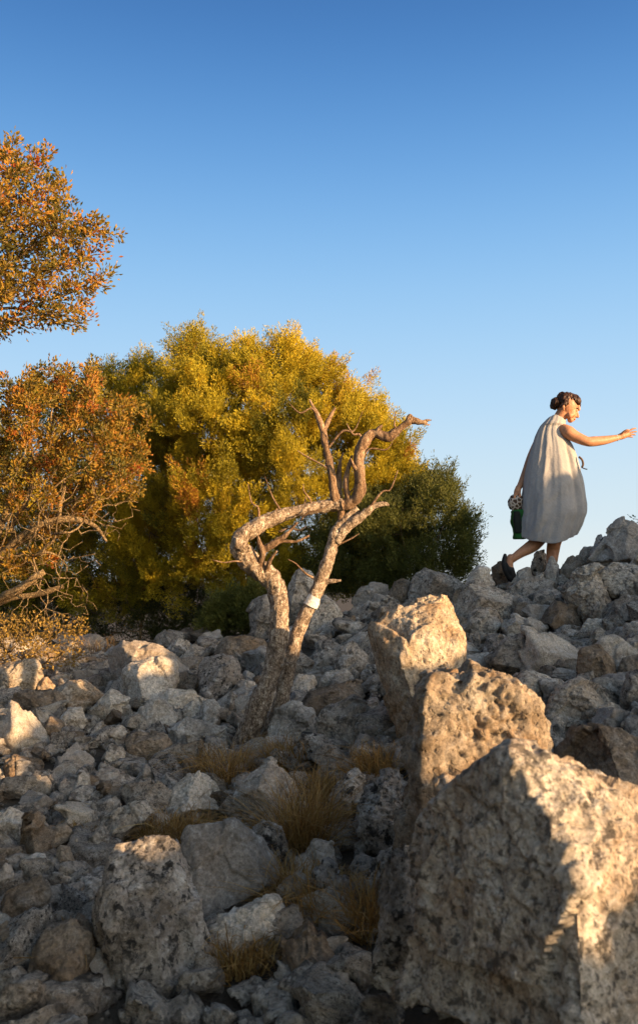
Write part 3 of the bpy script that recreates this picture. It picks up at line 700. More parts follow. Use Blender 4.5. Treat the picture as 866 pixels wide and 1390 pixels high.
mats = ['grey', 'pale', 'grey', 'brown', 'face', 'grey', 'lichen', 'pale', 'brown', 'grey', 'pale', 'face']
bases = []
for i, mk in enumerate(mats):
    V, F = base_stone(i)
    bases.append(mesh_np('stone', V, F, M[mk]))
ZONES = [
 ('plain loose stone, one of many alike in the rubble left of the twisted tree', 'loose stones of the left rubble field', lambda x, y: x < 300 and y < 1330, 120),
 ('plain loose stone, one of many alike on the right slope below the woman', 'loose stones of the right slope', lambda x, y: x > 560 and y < 990, 62),
 ('plain loose stone in the shady gully between the tree and the foreground block', 'loose stones of the gully', lambda x, y: 300 <= x <= 560 and y > 1030, 14),
 ('plain loose stone, one of many alike behind the twisted trunks, below the junipers', 'loose stones behind the twisted trunks', lambda x, y: 300 <= x <= 560 and y <= 1030, 26),
]
placed = []
for label, group, test, count in ZONES:
    k = tries = 0
    while k < count and tries < 6000:
        tries += 1
        px, py = random.uniform(-20, 886), random.uniform(760, 1370)
        if not test(px, py): continue
        g = ground_at(px, py)
        if g is None: continue
        if any(inside_poly(px, py, P) for P in rocks_px): continue
        size = random.choice((random.uniform(.12, .24), random.uniform(.18, .38))) * (1.0 if g[1] > 5 else .85)
        if any(np.hypot(g[0] - q[0], g[1] - q[1]) < .42 * (size + q[3]) for q in placed): continue
        if g[1] < 2.4: continue
        placed.append((g[0], g[1], g[2], size))
        o = bpy.data.objects.new('rock', bases[random.randrange(len(bases))]); COL.objects.link(o)
        o.location = (g[0], g[1], g[2] + size * .12)
        o.scale = (size * random.uniform(.85, 1.2), size * random.uniform(.85, 1.2), size * random.uniform(.8, 1.1))
        o.rotation_euler = (random.uniform(-.6, .6), random.uniform(-.6, .6), random.uniform(0, 6.28))
        tag(o, label, 'stone', group); k += 1

# ---- the fine rubble nobody could count, one object
def rubble(n, smin, smax, level, beside=False):
    mbv, mbf, nn = [], [], 0
    protos = []
    for i in range(10):
        V, F = base_stone(40 + i, level); protos.append((V, F))
    k = 0
    while k < n:
        # even cover of the ground that the photo sees
        y = 2.2 + 7.3 * random.random() ** .75
        x = random.uniform(-.40 * y - .3, .40 * y + .4)
        if beside:                              # the bank on the right and the ground on the left, either side of the view
            y = random.uniform(-1.5, 9.5); x = random.uniform(-6.5, 9.5)
            if -.40 * max(y, 0) - .3 < x < .40 * max(y, 0) + .4 or math.hypot(x, y) < 1.3: continue
        elif y > 8.6 and x < .6: continue
        z = float(height(x, y)[0])
        s = random.uniform(smin, smax) * random.uniform(.6, 1.2)
        V, F = protos[random.randrange(10)]
        R = np.array(Matrix.Rotation(random.uniform(0, 6.28), 3, 'Z') @ Matrix.Rotation(random.uniform(-1, 1), 3, 'X'))
        mbv.append((V * s * np.array([random.uniform(.8, 1.2), 1, random.uniform(.8, 1.2)])) @ R.T + np.array([x, y, z + s * .15])); mbf.append(F + nn); nn += len(V); k += 1
    return np.vstack(mbv), np.vstack(mbf)
V1, F1 = rubble(3000, .07, .19, 4); V2, F2 = rubble(3200, .03, .06, 2)
V3, F3 = rubble(4200, .09, .30, 3, True)
tag(obj('rubble', mesh_np('rubble', np.vstack([V1, V2, V3]), np.vstack([F1, F2 + len(V1), F3 + len(V1) + len(V2)]), M['grey'])), 'fine broken limestone rubble filling the gaps between the rocks', 'rubble', kind='stuff')

# ---------------------------------------------------------------- twisted dead tree
TD = 5.6
def Q(px, py, dy=0.0, D=TD): return at(px, py, D + dy)
pxm = lambda D: D / FPX
def wood(pts, rads, sides, per, amp, seed, flake=0.0, D=TD):
    P, R = catmull([Q(a, b, c, D) for a, b, c in pts], [r * pxm(D) * (.84 if D == TD else 1) for r in rads], per)
    V, F, Nn = tube(P, R, sides)
    rr = np.repeat(R, sides)
    d = amp * rr * fbm(V * np.array([14, 14, 7]) + seed, 4, seed) 
    d += amp * .5 * rr * ridged(V * np.array([34, 34, 12]) + seed, 2, seed + 3)
    if flake:
        fl = chips(V * np.array([42, 42, 24]) + seed, seed + 5); d += flake * np.minimum(rr, .06) * .16 * fl
    return V + Nn * d[:, None], F
base = Q(342, 1018); base[2] -= .05
tree = empty('twisted_tree', base, 'leafless twisted tree with two bent flaky trunks, rooted in dry grass among the rocks', 'dead tree')
A = [(326, 1040, .0), (333, 1008, .0), (346, 972, -.02), (362, 930, -.03), (375, 885, -.02), (379, 840, 0), (376, 803, .02), (364, 782, .02), (345, 768, 0), (331, 752, -.03), (324, 738, -.05), (334, 724, -.03), (362, 707, .02), (400, 695, .05), (440, 687, .06), (466, 684, .05)]
tr = child('trunk', *wood(A, [20, 17, 15.5, 15, 14.5, 14, 14, 15, 16.5, 15.5, 13, 12, 11, 9.5, 9, 9], 36, 14, .16, 11, .9), M['bark'], tree)
tr['label'] = 'left trunk with pale flaky bark, bent sharply at its elbow'
K = [(332, 742, -.07), (322, 738, -.09), (318, 737, -.10)]
child('branch_stub', *wood(K, [11, 9.5, 8.5], 16, 6, .2, 15, .6), M['bark'], tree)
B = [(356, 1030, .08), (364, 1003, .08), (377, 968, .08), (388, 925, .08), (397, 884, .09), (407, 850, .09), (424, 816, .1), (438, 782, .1), (449, 748, .1), (457, 722, .09), (470, 704, .08), (486, 690, .07)]
trb = child('trunk', *wood(B, [14, 12, 10.8, 10.4, 10.4, 10.2, 10.2, 9.8, 9.4, 9, 7.5, 5], 32, 14, .15, 23, .7), M['bark'], tree)
trb['label'] = 'right trunk, slimmer, forked at the top'
def branch(pts, rads, mat='deadwood', sides=14, per=9, amp=.30, seed=1, name='branch', fl=.3):
    return child(name, *wood(pts, rads, sides, per, amp, seed, fl), M[mat], tree)
branch([(464, 685, .05), (478, 681, .04), (487, 670, .02), (488, 645, 0), (487, 622, 0), (494, 602, 0), (508, 589, .0), (526, 593, -.02), (541, 584, -.03), (556, 571, -.04), (571, 573, -.05), (580, 574, -.05)], [9, 9.5, 9, 7.5, 7, 8, 7.5, 6.5, 6.5, 5.5, 3.6, 2], seed=31)
branch([(574, 572.5, -.05), (580, 570.5, -.055), (586, 570, -.06)], [2.6, 1.8, .6], seed=51, sides=8)
branch([(572, 573.5, -.05), (579, 576, -.05), (584, 576.5, -.04)], [2.4, 1.5, .5], seed=52, sides=8)
branch([(511, 590, 0), (514, 582, -.01), (519, 577, -.02)], [5, 3.4, 1.2], seed=53)
branch([(487, 640, 0), (480, 632, -.03), (476, 622, -.04)], [4, 2.6, 1], seed=54, sides=8)
branch([(553, 573, -.04), (556, 564, -.05), (560, 566, -.05)], [4, 2.6, 1.5], seed=32)
branch([(456, 687, .05), (452, 655, .06), (447, 625, .06), (441, 598, .06), (438, 582, .06), (430, 562, .06), (420, 542, .06)], [8, 7, 6.5, 5.5, 5, 3.4, 1.3], seed=33)
branch([(439, 584, .06), (445, 572, .07), (450, 562, .07), (455, 553, .07)], [4.6, 4, 3.4, 1.8], seed=34)
branch([(459, 690, .07), (459, 660, .08), (461, 632, .08), (466, 614, .08)], [5.5, 4.5, 3.4, 1.2], seed=35)
branch([(474, 684, .03), (470, 655, .03), (474, 630, .03), (478, 618, .03)], [5, 4, 3, 1.2], seed=36)
branch([(456, 735, .09), (470, 716, .07), (488, 702, .05), (499, 694, .04), (507, 687, .04), (521, 684, .03), (528, 686, .03)], [8.5, 8, 7, 6, 4.6, 3, 1.4], mat='bark', seed=37)
branch([(462, 722, .09), (463, 704, .08), (463, 688, .06)], [5, 4.6, 4.6], seed=38)
branch([(356, 748, .02), (372, 738, .0), (388, 726, -.02), (404, 709, -.04)], [6, 5, 4, 1.6], seed=39)
branch([(368, 741, .02), (384, 735, .02), (402, 735, .02), (420, 727, .02)], [2.8, 2.6, 2.6, 1.2], seed=40, sides=8)
branch([(352, 770, -.03), (357, 752, -.06), (352, 736, -.07), (350, 727, -.07)], [6, 4.6, 3.6, 1.6], seed=41)
branch([(362, 776, -.02), (366, 762, -.07), (376, 748, -.10)], [4.5, 3.4, 1.6], seed=42)
branch([(366, 708, .02), (372, 698, .02), (376, 690, .02)], [3, 2, 1], seed=43, sides=8)
branch([(410, 693, .05), (414, 682, .05), (415, 674, .05)], [3.4, 2, 1], seed=44, sides=8)
branch([(436, 791, .1), (452, 789, .08), (463, 788, .07)], [4.5, 3, 1.6], seed=45, sides=8, mat='bark')
branch([(374, 907, -.02), (392, 902, -.06), (402, 899, -.08)], [4.5, 3, 1.4], seed=46, sides=8, mat='bark')
twig_rng = random.Random(5)
for bx, by, bz, ux, uy in ((449, 640, .06, -1, -.6), (444, 610, .06, 1, -1), (488, 630, 0, 1, -.8), (495, 603, 0, -.8, -1), (540, 586, -.03, -.2, -1), (420, 691, .05, -.3, -1), (385, 699, .04, -.5, -1), (470, 683, .05, .6, -1), (500, 692, .04, .8, -1), (452, 742, .1, 1, -.5), (435, 788, .1, -1, -.6), (350, 716, .0, -.2, -1),
                           (378, 722, 0, 1, -.2), (432, 565, .06, -1, -.5), (340, 765, -.05, -1, -.1), (408, 706, -.04, 1, -.6)):
    ln = twig_rng.uniform(24, 62); k1, k2 = twig_rng.uniform(-.4, .4), twig_rng.uniform(-.5, .5)
    branch([(bx, by, bz), (bx + ux * ln * .3 + k1 * 14, by + uy * ln * .4 + k2 * 8, bz - .02), (bx + ux * ln * .7, by + uy * ln * .6 - k2 * 12, bz - .03), (bx + ux * ln + k2 * 8, by + uy * ln, bz - .05)], [1.9, 1.5, 1.1, .5], seed=twig_rng.randrange(900), sides=8, per=5, name='twig', fl=0)
# painted trail mark: a cuff on the camera side of the right trunk
P_, R_ = catmull([Q(*q) for q in ((421, 823, .1), (424, 817, .1), (427.8, 810, .1))], [10.6 * pxm(TD)] * 3, 6)
Vt, Ft, Nt = tube(P_, R_, 40, cap=False)
keep = Nt[:, 1] < -.42 + .35 * fbm(Vt * 60, 2, 3)
Fk = Ft[keep[Ft].all(1)]
us = np.unique(Fk); mp_ = -np.ones(len(Vt), int); mp_[us] = np.arange(len(us))
child('paint_mark', Vt[us] + Nt[us] * .0035, mp_[Fk], M['paint'], tree)

# ---------------------------------------------------------------- living trees
def colonize(roots, attract, step=.12, infl=1.2, kill=.2, iters=160, seed=0, up=.0, jitter=.25):
    """space colonisation: returns nodes and the parent of each"""
    rr = np.random.default_rng(seed)
    nodes = [np.array(roots[0], float)]; par = [-1]
    for r in roots[1:]: nodes.append(np.array(r, float)); par.append(len(nodes) - 2)
    At = np.array(attract, float); alive = np.ones(len(At), bool)
    Nd = np.array(nodes); near_d = np.full(len(At), 1e9); near_i = np.zeros(len(At), int)
    done = 0
    for it in range(iters):
        Nd = np.array(nodes[done:])
        if len(Nd):
            d = np.linalg.norm(At[:, None] - Nd[None], axis=2); k = d.argmin(1); dm = d[np.arange(len(At)), k]
            m = dm < near_d; near_d = np.where(m, dm, near_d); near_i = np.where(m, k + done, near_i)
        done = len(nodes)
        alive &= near_d > kill
        use = alive & (near_d < infl)
        if not use.any(): break
        new = {}
        for a in np.nonzero(use)[0]:
            i = near_i[a]; new.setdefault(i, np.zeros(3)); new[i] += norm(At[a] - nodes[i])
        for i, v in new.items():
            v = norm(norm(v) + np.array([0, 0, up]) + jitter * rr.normal(size=3))
            q = nodes[i] + v * step
            nodes.append(q); par.append(i)
    return np.array(nodes), np.array(par)

def branch_mesh(nodes, par, r_tip, r_base, expo=2.3, sides=6, minr=0):
    n = len(nodes); w_ = np.zeros(n); kids = [[] for _ in range(n)]
    for i in range(n - 1, 0, -1): kids[par[i]].append(i)
    load = np.zeros(n)
    for i in range(n - 1, -1, -1):
        load[i] = (sum(load[k] for k in kids[i]) if kids[i] else 1.0)
    R = r_tip * load ** (1 / expo); R = np.minimum(R, r_base * (load / load[0]) ** .2)
    mb = MB(); tips = [i for i in range(n) if not kids[i]]
    stack = [(0, -1)]
    while stack:
        i, p = stack.pop()
        ch = [p, i] if p >= 0 else [i]
        while kids[i]:
            ks = sorted(kids[i], key=lambda k: -load[k])
            for k in ks[1:]: stack.append((k, i))
            i = ks[0]; ch.append(i)
        if len(ch) < 2: continue
        rad = R[ch].copy()
        if ch[0] == p: rad[0] = min(rad[0], rad[1] * 1.2)
        if rad.max() < minr: continue
        V, F, _ = tube(nodes[ch], rad, sides, cap=True)
        mb.add(V, F)
    return mb, tips, R, load

def leaves(C, Dn, L, W, tint, face=None, fold=.35):
    """one folded leaf of two quads at each point C along Dn; returns verts, faces, tint"""
    n = len(C); Dn = norm(Dn)
    ref = RNG.normal(size=(n, 3))
    if face is not None: ref = face + .35 * ref
    S_ = norm(np.cross(Dn, ref)); U = np.cross(S_, Dn)
    L = np.asarray(L)[:, None]; W = np.asarray(W)[:, None]
    base = C; tip = C + Dn * L; mid = C + Dn * L * .52
    l = mid + S_ * W * .5 + U * W * fold; r = mid - S_ * W * .5 + U * W * fold
    V = np.stack([base, l, tip, r], 1).reshape(-1, 3)
    F = (np.arange(n) * 4)[:, None] + np.array([[0, 1, 2, 3]])
    return V, F, np.repeat(tint, 4)

def in_ells(P, ells, k=1.0):
    m = np.zeros(len(P), bool)
    for c, r in ells: m |= (((P - c) / (r * k)) ** 2).sum(1) < 1
    return m

def ell_px(px, py, rx, ry, D, rd):
    """a foliage lobe: photo pixel centre and radii at distance D, with depth radius rd in metres"""
    return at(px, py, D), np.array([rx * pxm(D), rd, ry * pxm(D)])

def shell_points(ells, n, lo=.75, hi=1.0, seed=0, cut=.86):
    rr = np.random.default_rng(seed); vol = np.array([r[0] * r[2] + r[0] * r[1] + r[1] * r[2] for c, r in ells]); out, nrm = [], []
    while len(out) < n:
        j = rr.choice(len(ells), p=vol / vol.sum()); c, r = ells[j]
        u = norm(rr.normal(size=3)); q = c + u * r * rr.uniform(lo, hi)
        if in_ells(q[None], [e for k, e in enumerate(ells) if k != j], cut)[0]: continue
        out.append(q); nrm.append(norm(u / r))
    return np.array(out), np.array(nrm)

def sprays(P, Nn, per, R, H, L, W, seed, t0=.45, tv=.18, rusty=.05):
    """upright plumes of fine scale foliage: many small pointed sprigs gathered into each plume"""
    rr = np.random.default_rng(seed); Cs, Ds, Ts, Os = [], [], [], []
    for p, n in zip(P, Nn):
        ax = norm(n * .55 + np.array([0, 0, .85]) + .25 * rr.normal(size=3))
        h = H * rr.uniform(.7, 1.35); rd = R * rr.uniform(.7, 1.3); m = int(per * rr.uniform(.7, 1.3))
        # sub-plumes within the plume
        ns = 10; sb = rr.normal(size=(ns, 3)) * rd * .42; st_ = rr.uniform(.0, .75, ns)
        k = rr.integers(0, ns, m); t = rr.beta(1.3, 1.5, m)
        sd = norm(ax + .45 * norm(sb + 1e-6))
        c0 = p + sb[k] + ax * (st_[k] * h * .7 - h * .25)[:, None]
        prof = rd * .34 * np.sqrt(t) * (1.02 - t) ** .6 * 1.6
        off = norm(rr.normal(size=(m, 3)))
        c = c0 + sd[k] * (t * h * .62)[:, None] + off * prof[:, None]
        d = norm(sd[k] * .9 + off * .75 + .3 * rr.normal(size=(m, 3)))
        tint = np.clip(t0 + tv * rr.normal() + .10 * rr.normal(size=m), 0, .86)
        if rr.random() < rusty: tint = np.clip(tint + .4, 0, 1)
        Cs.append(c); Ds.append(d); Ts.append(tint); Os.append(norm(off + .5 * norm(sb[k] + 1e-6) + .35 * n))
    C = np.vstack(Cs); Dn = np.vstack(Ds); T_ = np.concatenate(Ts); n = len(C)
    return leaves(C, Dn, L * rr.uniform(.7, 1.3, n), W * rr.uniform(.7, 1.3, n), T_, face=np.vstack(Os))

def juniper(label, ells, nplumes, per, foot, D, mat='juniper', R=.145, H=.33, L=.034, W=.0092, seed=1, name='juniper_tree', cat='juniper', inner=.3, t0=.45, rusty=.06, trunk_r=.09):
    b = np.array([foot[0], foot[1], float(height(foot[0], foot[1])[0]) - .05])
    root = empty(name, b, label, cat)
    P, Nn = shell_points(ells, nplumes, .72, .98, seed)
    P2, N2 = shell_points(ells, int(nplumes * inner), .25, .7, seed + 1, cut=.3)
    g = lambda q: q[:, 2] > height(q[:, 0], q[:, 1]) + .02
    k1, k2 = g(P), g(P2)
    V, F, T_ = sprays(np.vstack([P[k1], P2[k2]]), np.vstack([Nn[k1], N2[k2]]), per, R, H, L, W, seed + 2, t0, rusty=rusty)
    c = child('crown', V, F, M[mat], root, smooth=False, attrs={'tint': T_})
    stem = [b, b + [0, 0, .2], b + [.02, 0, .4]]
    nodes, par = colonize(stem, P[::2] * .9 + .1 * np.mean(P, 0), step=.14, infl=4, kill=.25, seed=seed)
    mb, tips, R_, _ = branch_mesh(nodes, par, .004, trunk_r, sides=6)
    Vv, Ff, _a = mb.arrays(); child('trunk', Vv, Ff, M['limb'], root)
    return root

DJ = 10.4
E = lambda *a: ell_px(*a[:4], a[4] if len(a) > 4 else DJ, a[5] if len(a) > 5 else .8)
juniper('big golden green juniper with a broad rounded crown, directly behind the twisted tree',
    [E(390, 590, 108, 80, DJ, .9), E(300, 590, 95, 82, DJ, .9), E(410, 650, 112, 100, DJ, .95), E(310, 680, 105, 110, DJ, .9), E(485, 628, 60, 72, DJ, .8), E(255, 630, 70, 110, DJ, .8), E(345, 755, 80, 50, DJ, .8), E(530, 680, 42, 48, DJ, .6), E(460, 740, 100, 70, DJ, .7), E(225, 740, 70, 70, DJ + .2, .6), E(382, 512, 26, 46, DJ, .4), E(328, 515, 24, 46, DJ, .4), E(262, 512, 20, 50, DJ, .4), E(292, 530, 20, 40, DJ - .2, .3), E(422, 530, 24, 40, DJ, .35), E(356, 528, 22, 40, DJ - .2, .3), E(458, 560, 26, 42, DJ, .35), E(492, 590, 24, 38, DJ, .35), E(522, 630, 20, 34, DJ, .3)],
    500, 1050, (at(340, 900, DJ)[0], DJ), DJ, seed=3)
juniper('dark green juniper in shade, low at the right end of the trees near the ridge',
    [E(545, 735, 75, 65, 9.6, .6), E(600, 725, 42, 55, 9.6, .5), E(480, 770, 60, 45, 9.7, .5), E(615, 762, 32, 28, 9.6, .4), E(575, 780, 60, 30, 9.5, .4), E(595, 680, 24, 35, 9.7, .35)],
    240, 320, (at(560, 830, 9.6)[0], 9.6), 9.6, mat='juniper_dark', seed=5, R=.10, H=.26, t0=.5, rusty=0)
juniper('narrow yellow green juniper with pointed top, between the oak and the big juniper',
    [E(206, 535, 17, 52, 10.9, .35), E(180, 550, 22, 50, 10.9, .35), E(150, 560, 30, 50, 10.9, .4), E(208, 570, 34, 55, 10.9, .5), E(200, 640, 65, 90, 11.0, .6), E(150, 740, 90, 110, 11.1, .6), E(234, 545, 18, 42, 10.8, .35), E(60, 700, 110, 160, 11.4, .6), E(100, 610, 110, 95, 11.4, .5), E(150, 640, 70, 110, 11.2, .5)],
    300, 700, (at(190, 880, 10.9)[0], 10.9), 10.9, seed=8)
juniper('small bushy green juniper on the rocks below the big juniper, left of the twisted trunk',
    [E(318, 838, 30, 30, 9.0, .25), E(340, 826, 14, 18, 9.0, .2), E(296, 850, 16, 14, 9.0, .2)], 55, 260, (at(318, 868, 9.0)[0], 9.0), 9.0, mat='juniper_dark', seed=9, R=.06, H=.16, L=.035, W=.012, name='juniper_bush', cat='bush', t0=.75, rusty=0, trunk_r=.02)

juniper('undergrowth shrub added and coloured dark for the deep shade beneath the left trees',
    [E(240, 830, 95, 50, 11.3, .5), E(150, 840, 90, 55, 11.4, .5), E(40, 840, 120, 60, 11.5, .5), E(330, 840, 50, 40, 11.0, .4), E(30, 750, 130, 90, 11.8, .5), E(140, 750, 90, 80, 11.8, .5)], 380, 330, (at(190, 890, 11.3)[0], 11.3), 11.3, mat='juniper_dark', seed=21, R=.13, H=.26, t0=.3, rusty=0, name='painted_shade_shrub', cat='shrub', trunk_r=.03)  # added low foliage, its dark colour paints the shade under the canopy
juniper('unseen dark green juniper added left of the camera to block sky light',
    [(np.array([-2.9, 1.4, CAMZ + .5]), np.array([1.0, 1.3, 1.7])), (np.array([-2.5, -1.3, CAMZ + .6]), np.array([1.2, 1.3, 1.9])), (np.array([-3.6, 3.2, CAMZ + .4]), np.array([1.1, 1.2, 1.5]))],
    300, 420, (-2.9, 1.0), 3.0, mat='juniper_dark', seed=23, R=.2, H=.4, L=.06, W=.03, inner=.5)  # out of view, added to block sky light and darken the lower left

def rosettes(tips, dirs, per, L, W, seed, t0, tv, spread=.05):
    rr = np.random.default_rng(seed); n = len(tips); m = n * per
    k = np.repeat(np.arange(n), per)
    off = rr.normal(size=(m, 3)); d = norm(dirs[k] * .7 + norm(off) * .9 + np.array([0, 0, .25]))
    c = tips[k] + off * spread * .5 - dirs[k] * (rr.uniform(0, 1, m) * spread)[:, None]
    tint = np.clip(t0 + (tv * rr.normal(size=n))[k] + .13 * rr.normal(size=m), 0, 1)
    return leaves(c, d, L * rr.uniform(.65, 1.25, m), W * rr.uniform(.7, 1.25, m), tint, fold=.25)

def oak(label, roots, ells, natt, per, L, W, seed, t0=.6, tv=.2, step=.11, lo=.3, mat='oak', name='oak_tree', cat='oak', r_base=.14, bare=None, bare_n=0, limbs=(), D=8.6):
    b = np.array(roots[0], float); root = empty(name, b, label, cat)
    P, Nn = shell_points(ells, natt, lo, 1.0, seed, cut=.6)
    nodes, par = colonize(roots, P, step=step, infl=5, kill=step * 1.25, seed=seed, iters=220)
    mb, tips, R_, load = branch_mesh(nodes, par, .0035, r_base, sides=6)
    Vv, Ff, _a = mb.arrays(); child('trunk', Vv, Ff, M['limb'], root)
    ends = np.nonzero((load <= 6.5) & in_ells(nodes, ells, 1.12))[0]
    T_ = nodes[ends]; Dd = norm(nodes[ends] - nodes[par[ends]])
    V, F, tn = rosettes(T_, Dd, per, L, W, seed + 2, t0, tv)
    child('crown', V, F, M[mat], root, smooth=False, attrs={'tint': tn})
    if bare_n:
        Pb, _n = shell_points(bare, bare_n, .1, 1.0, seed + 5, cut=.3)
        i0 = int(np.argmin(np.linalg.norm(nodes - Pb.mean(0), axis=1)))
        nb, pb = colonize([nodes[i0], nodes[i0] + norm(Pb.mean(0) - nodes[i0]) * .1], Pb, step=.08, infl=5, kill=.1, seed=seed + 6, jitter=.5)
        mb2, _t, _r, _l = branch_mesh(nb, pb, .0028, .03, sides=4)
        Vv, Ff, _a = mb2.arrays(); child('bare_twigs', Vv, Ff, M['limb'], root)
    for i, (pts, rad) in enumerate(limbs):
        child('limb', *wood(pts, [q * .72 for q in rad], 12, 8, .16, 60 + i + seed, .4, D), M['limb'], root)
    return root
# oak at the left edge, bronze leaves above, bare branches below
DO = 9.0
ob = at(-30, 905, DO); ob[2] = float(height(ob[0], ob[1])[0]) - .05
oak('bronze leaved oak at the left edge, bushy above with bare pale branches underneath',
    [ob, ob + [.0, 0, .25], ob + [.06, -.02, .5], ob + [.1, 0, .75]],
    [E(60, 560, 105, 70, DO, .7), E(140, 600, 68, 75, DO, .6), E(30, 640, 110, 75, DO, .7), E(110, 520, 60, 35, DO + .2, .5), E(-50, 580, 110, 100, DO, .7), E(160, 650, 45, 40, DO, .4), E(170, 575, 40, 50, DO, .4), E(70, 660, 100, 60, DO - .1, .5), E(20, 740, 70, 50, DO, .5)],
    2600, 46, .039, .022, 12, t0=.47, tv=.18, bare=[E(100, 690, 110, 60, DO - .3, .5), E(60, 770, 80, 60, DO - .3, .4), E(70, 830, 70, 35, DO - .5, .3)], bare_n=800,
    limbs=[([(-30, 770, 0), (0, 755, -.1), (30, 728, -.2), (60, 710, -.25), (100, 705, -.25), (128, 714, -.2), (145, 735, -.2)], [10, 8, 7, 6, 5.5, 4, 2]),
           ([(-30, 835, 0), (0, 812, -.2), (25, 800, -.3), (45, 785, -.35), (60, 776, -.35)], [9, 7.5, 7, 6.5, 5]),
           ([(-20, 830, 0), (12, 813, -.2), (45, 808, -.25), (68, 802, -.3), (86, 796, -.3)], [6, 5, 4.5, 4.5, 3.5]),
           ([(80, 705, -.25), (82, 685, -.25), (87, 665, -.2), (88, 650, -.2)], [4, 3.6, 3, 2]),
           ([(-10, 800, 0), (-4, 730, 0), (10, 690, .05), (20, 650, .1)], [9, 8, 6, 4])], D=DO)
# overhanging tree whose crown comes in from the left
DL = 6.6
lb = at(-330, 1060, DL); lb[2] = float(height(lb[0], lb[1])[0]) - .1
oak('orange leaved overhanging tree branch reaching in against the sky at upper left',
    [lb, lb + [.05, 0, .5], lb + [.1, 0, 1.0], lb + [.2, 0, 1.5], lb + [.3, 0, 2.0]],
    [E(-70, 330, 130, 140, DL, .6), E(40, 270, 68, 75, DL, .5), E(75, 335, 60, 55, DL, .45), E(40, 395, 75, 50, DL, .45), E(20, 220, 35, 40, DL, .35), E(60, 222, 18, 34, DL, .25), E(120, 300, 28, 25, DL, .25), E(140, 322, 30, 22, DL, .25), E(125, 378, 42, 26, DL, .25), E(75, 420, 60, 30, DL, .3), E(100, 425, 32, 25, DL, .25), E(-20, 440, 40, 35, DL, .3), E(-190, 320, 120, 130, DL, .6)],
    3000, 30, .037, .021, 14, t0=.47, tv=.19, step=.085, r_base=.13, D=DL, name='overhanging_tree', cat='tree')

# dry bush at the left edge and a sprig at the right edge
def bush(label, ells, base, natt, per, L, W, mat, seed, name='dry_bush', cat='bush', t0=.5, nstem=3):
    root = empty(name, base, label, cat); P, _n = shell_points(ells, natt, .2, 1.0, seed, cut=.3)
    nodes, par = colonize([base, base + [0, 0, .05]], P, step=.05, infl=5, kill=.06, seed=seed, jitter=.4)
    mb, tips, R_, load = branch_mesh(nodes, par, .0022, .015, sides=4); Vv, Ff, _a = mb.arrays()
    child('branches', Vv, Ff, M['limb'], root)
    ends = np.nonzero(load <= 2.2)[0][1:]
    V, F, tn = rosettes(nodes[ends], norm(nodes[ends] - nodes[par[ends]]), per, L, W, seed + 2, t0, .2, .03)
    child('foliage', V, F, M[mat], root, smooth=False, attrs={'tint': tn})
    return root
bb = at(20, 915, 7.6); bb[2] = float(height(bb[0], bb[1])[0])
bush('dry golden twiggy bush growing over the sunlit boulder at the left edge', [E(35, 862, 50, 36, 7.5, .25), E(80, 895, 40, 22, 7.45, .2), E(-20, 870, 50, 40, 7.5, .3), E(95, 850, 30, 20, 7.5, .15)], bb, 1300, 7, .030, .013, 'dry_leaf', 31)
rb = at(900, 745, 7.6); rb[2] = float(height(rb[0], rb[1])[0])
bush('sprig of small green leaves at the right edge above the triangular rock', [E(885, 705, 24, 18, 7.6, .12), E(866, 704, 8, 8, 7.6, .06)], rb, 90, 6, .028, .014, 'green_leaf', 33, name='leafy_sprig', cat='shrub')

# ---------------------------------------------------------------- dry grass tufts
def tuft(label, px, py, wpx, hpx, nbl, seed, D=None, lean=0.0, group='dry grass tufts between the rocks'):
    rr = np.random.default_rng(seed)
    D = D or hit(px, py); c = at(px, py, D); c[2] = float(height(c[0], c[1])[0])
    wm, hm = wpx * pxm(D), hpx * pxm(D)
    Vs, Fs, Ts, n0 = [], [], [], 0
    for k in range(nbl):
        a = rr.uniform(0, 6.283); r = math.sqrt(rr.random())
        b = c + np.array([math.cos(a) * r * wm * .5, math.sin(a) * r * wm * .4, -.02]); b[2] = float(c[2]) - .02
        out = norm(np.array([math.cos(a) + .9 * rr.normal() + lean, math.sin(a) + .9 * rr.normal(), 0]))
        h = hm * rr.uniform(.3, 1.25); bend = h * rr.uniform(.15, 1.1) * (.4 + r)
        w0 = rr.uniform(.0018, .0046); sd = np.array([-out[1], out[0], 0]); sd = norm(sd + .5 * rr.normal(size=3))
        seg = 5; T = np.linspace(0, 1, seg + 1)
        ctr = b + out * (bend * T ** 2)[:, None] + np.array([0, 0, 1.0]) * (h * (T - .38 * T ** 2.4 * min(1, bend / h)))[:, None] + (rr.normal(size=3) * .03) * np.sin(T * 3)[:, None]
        ww = (w0 * (1 - T * .85))[:, None]
        V = np.stack([ctr - sd * ww, ctr + sd * ww], 1).reshape(-1, 3)
        i = np.arange(seg) * 2; F = np.stack([i, i + 1, i + 3, i + 2], 1) + n0; n0 += len(V)
        Vs.append(V); Fs.append(F); Ts.append(np.full(len(V), np.clip(.45 + .22 * rr.normal(), 0, 1)))
    V = np.vstack(Vs)
    o = obj('grass_tuft', mesh_np('grass_tuft', V - c, np.vstack(Fs), M['straw'], smooth=False, attrs={'tint': np.concatenate(Ts)}), loc=c)
    return tag(o, label, 'dry grass', group)
tuft('tall tuft of dry grass at the foot of the left twisted trunk', 310, 1062, 60, 62, 900, 1)
tuft('mound of fine dry grass between the peaked rock and the two front boulders', 240, 1134, 84, 46, 1700, 2)
tuft('long dry grass standing between the cracked rock and the dark gully', 412, 1150, 60, 110, 1100, 3, lean=.2)
tuft('dry grass around the right side of the flat faced boulder', 396, 1222, 70, 70, 900, 4, lean=-.3)
tuft('dry grass below the layered rock at the bottom of the frame', 330, 1310, 70, 50, 700, 5)
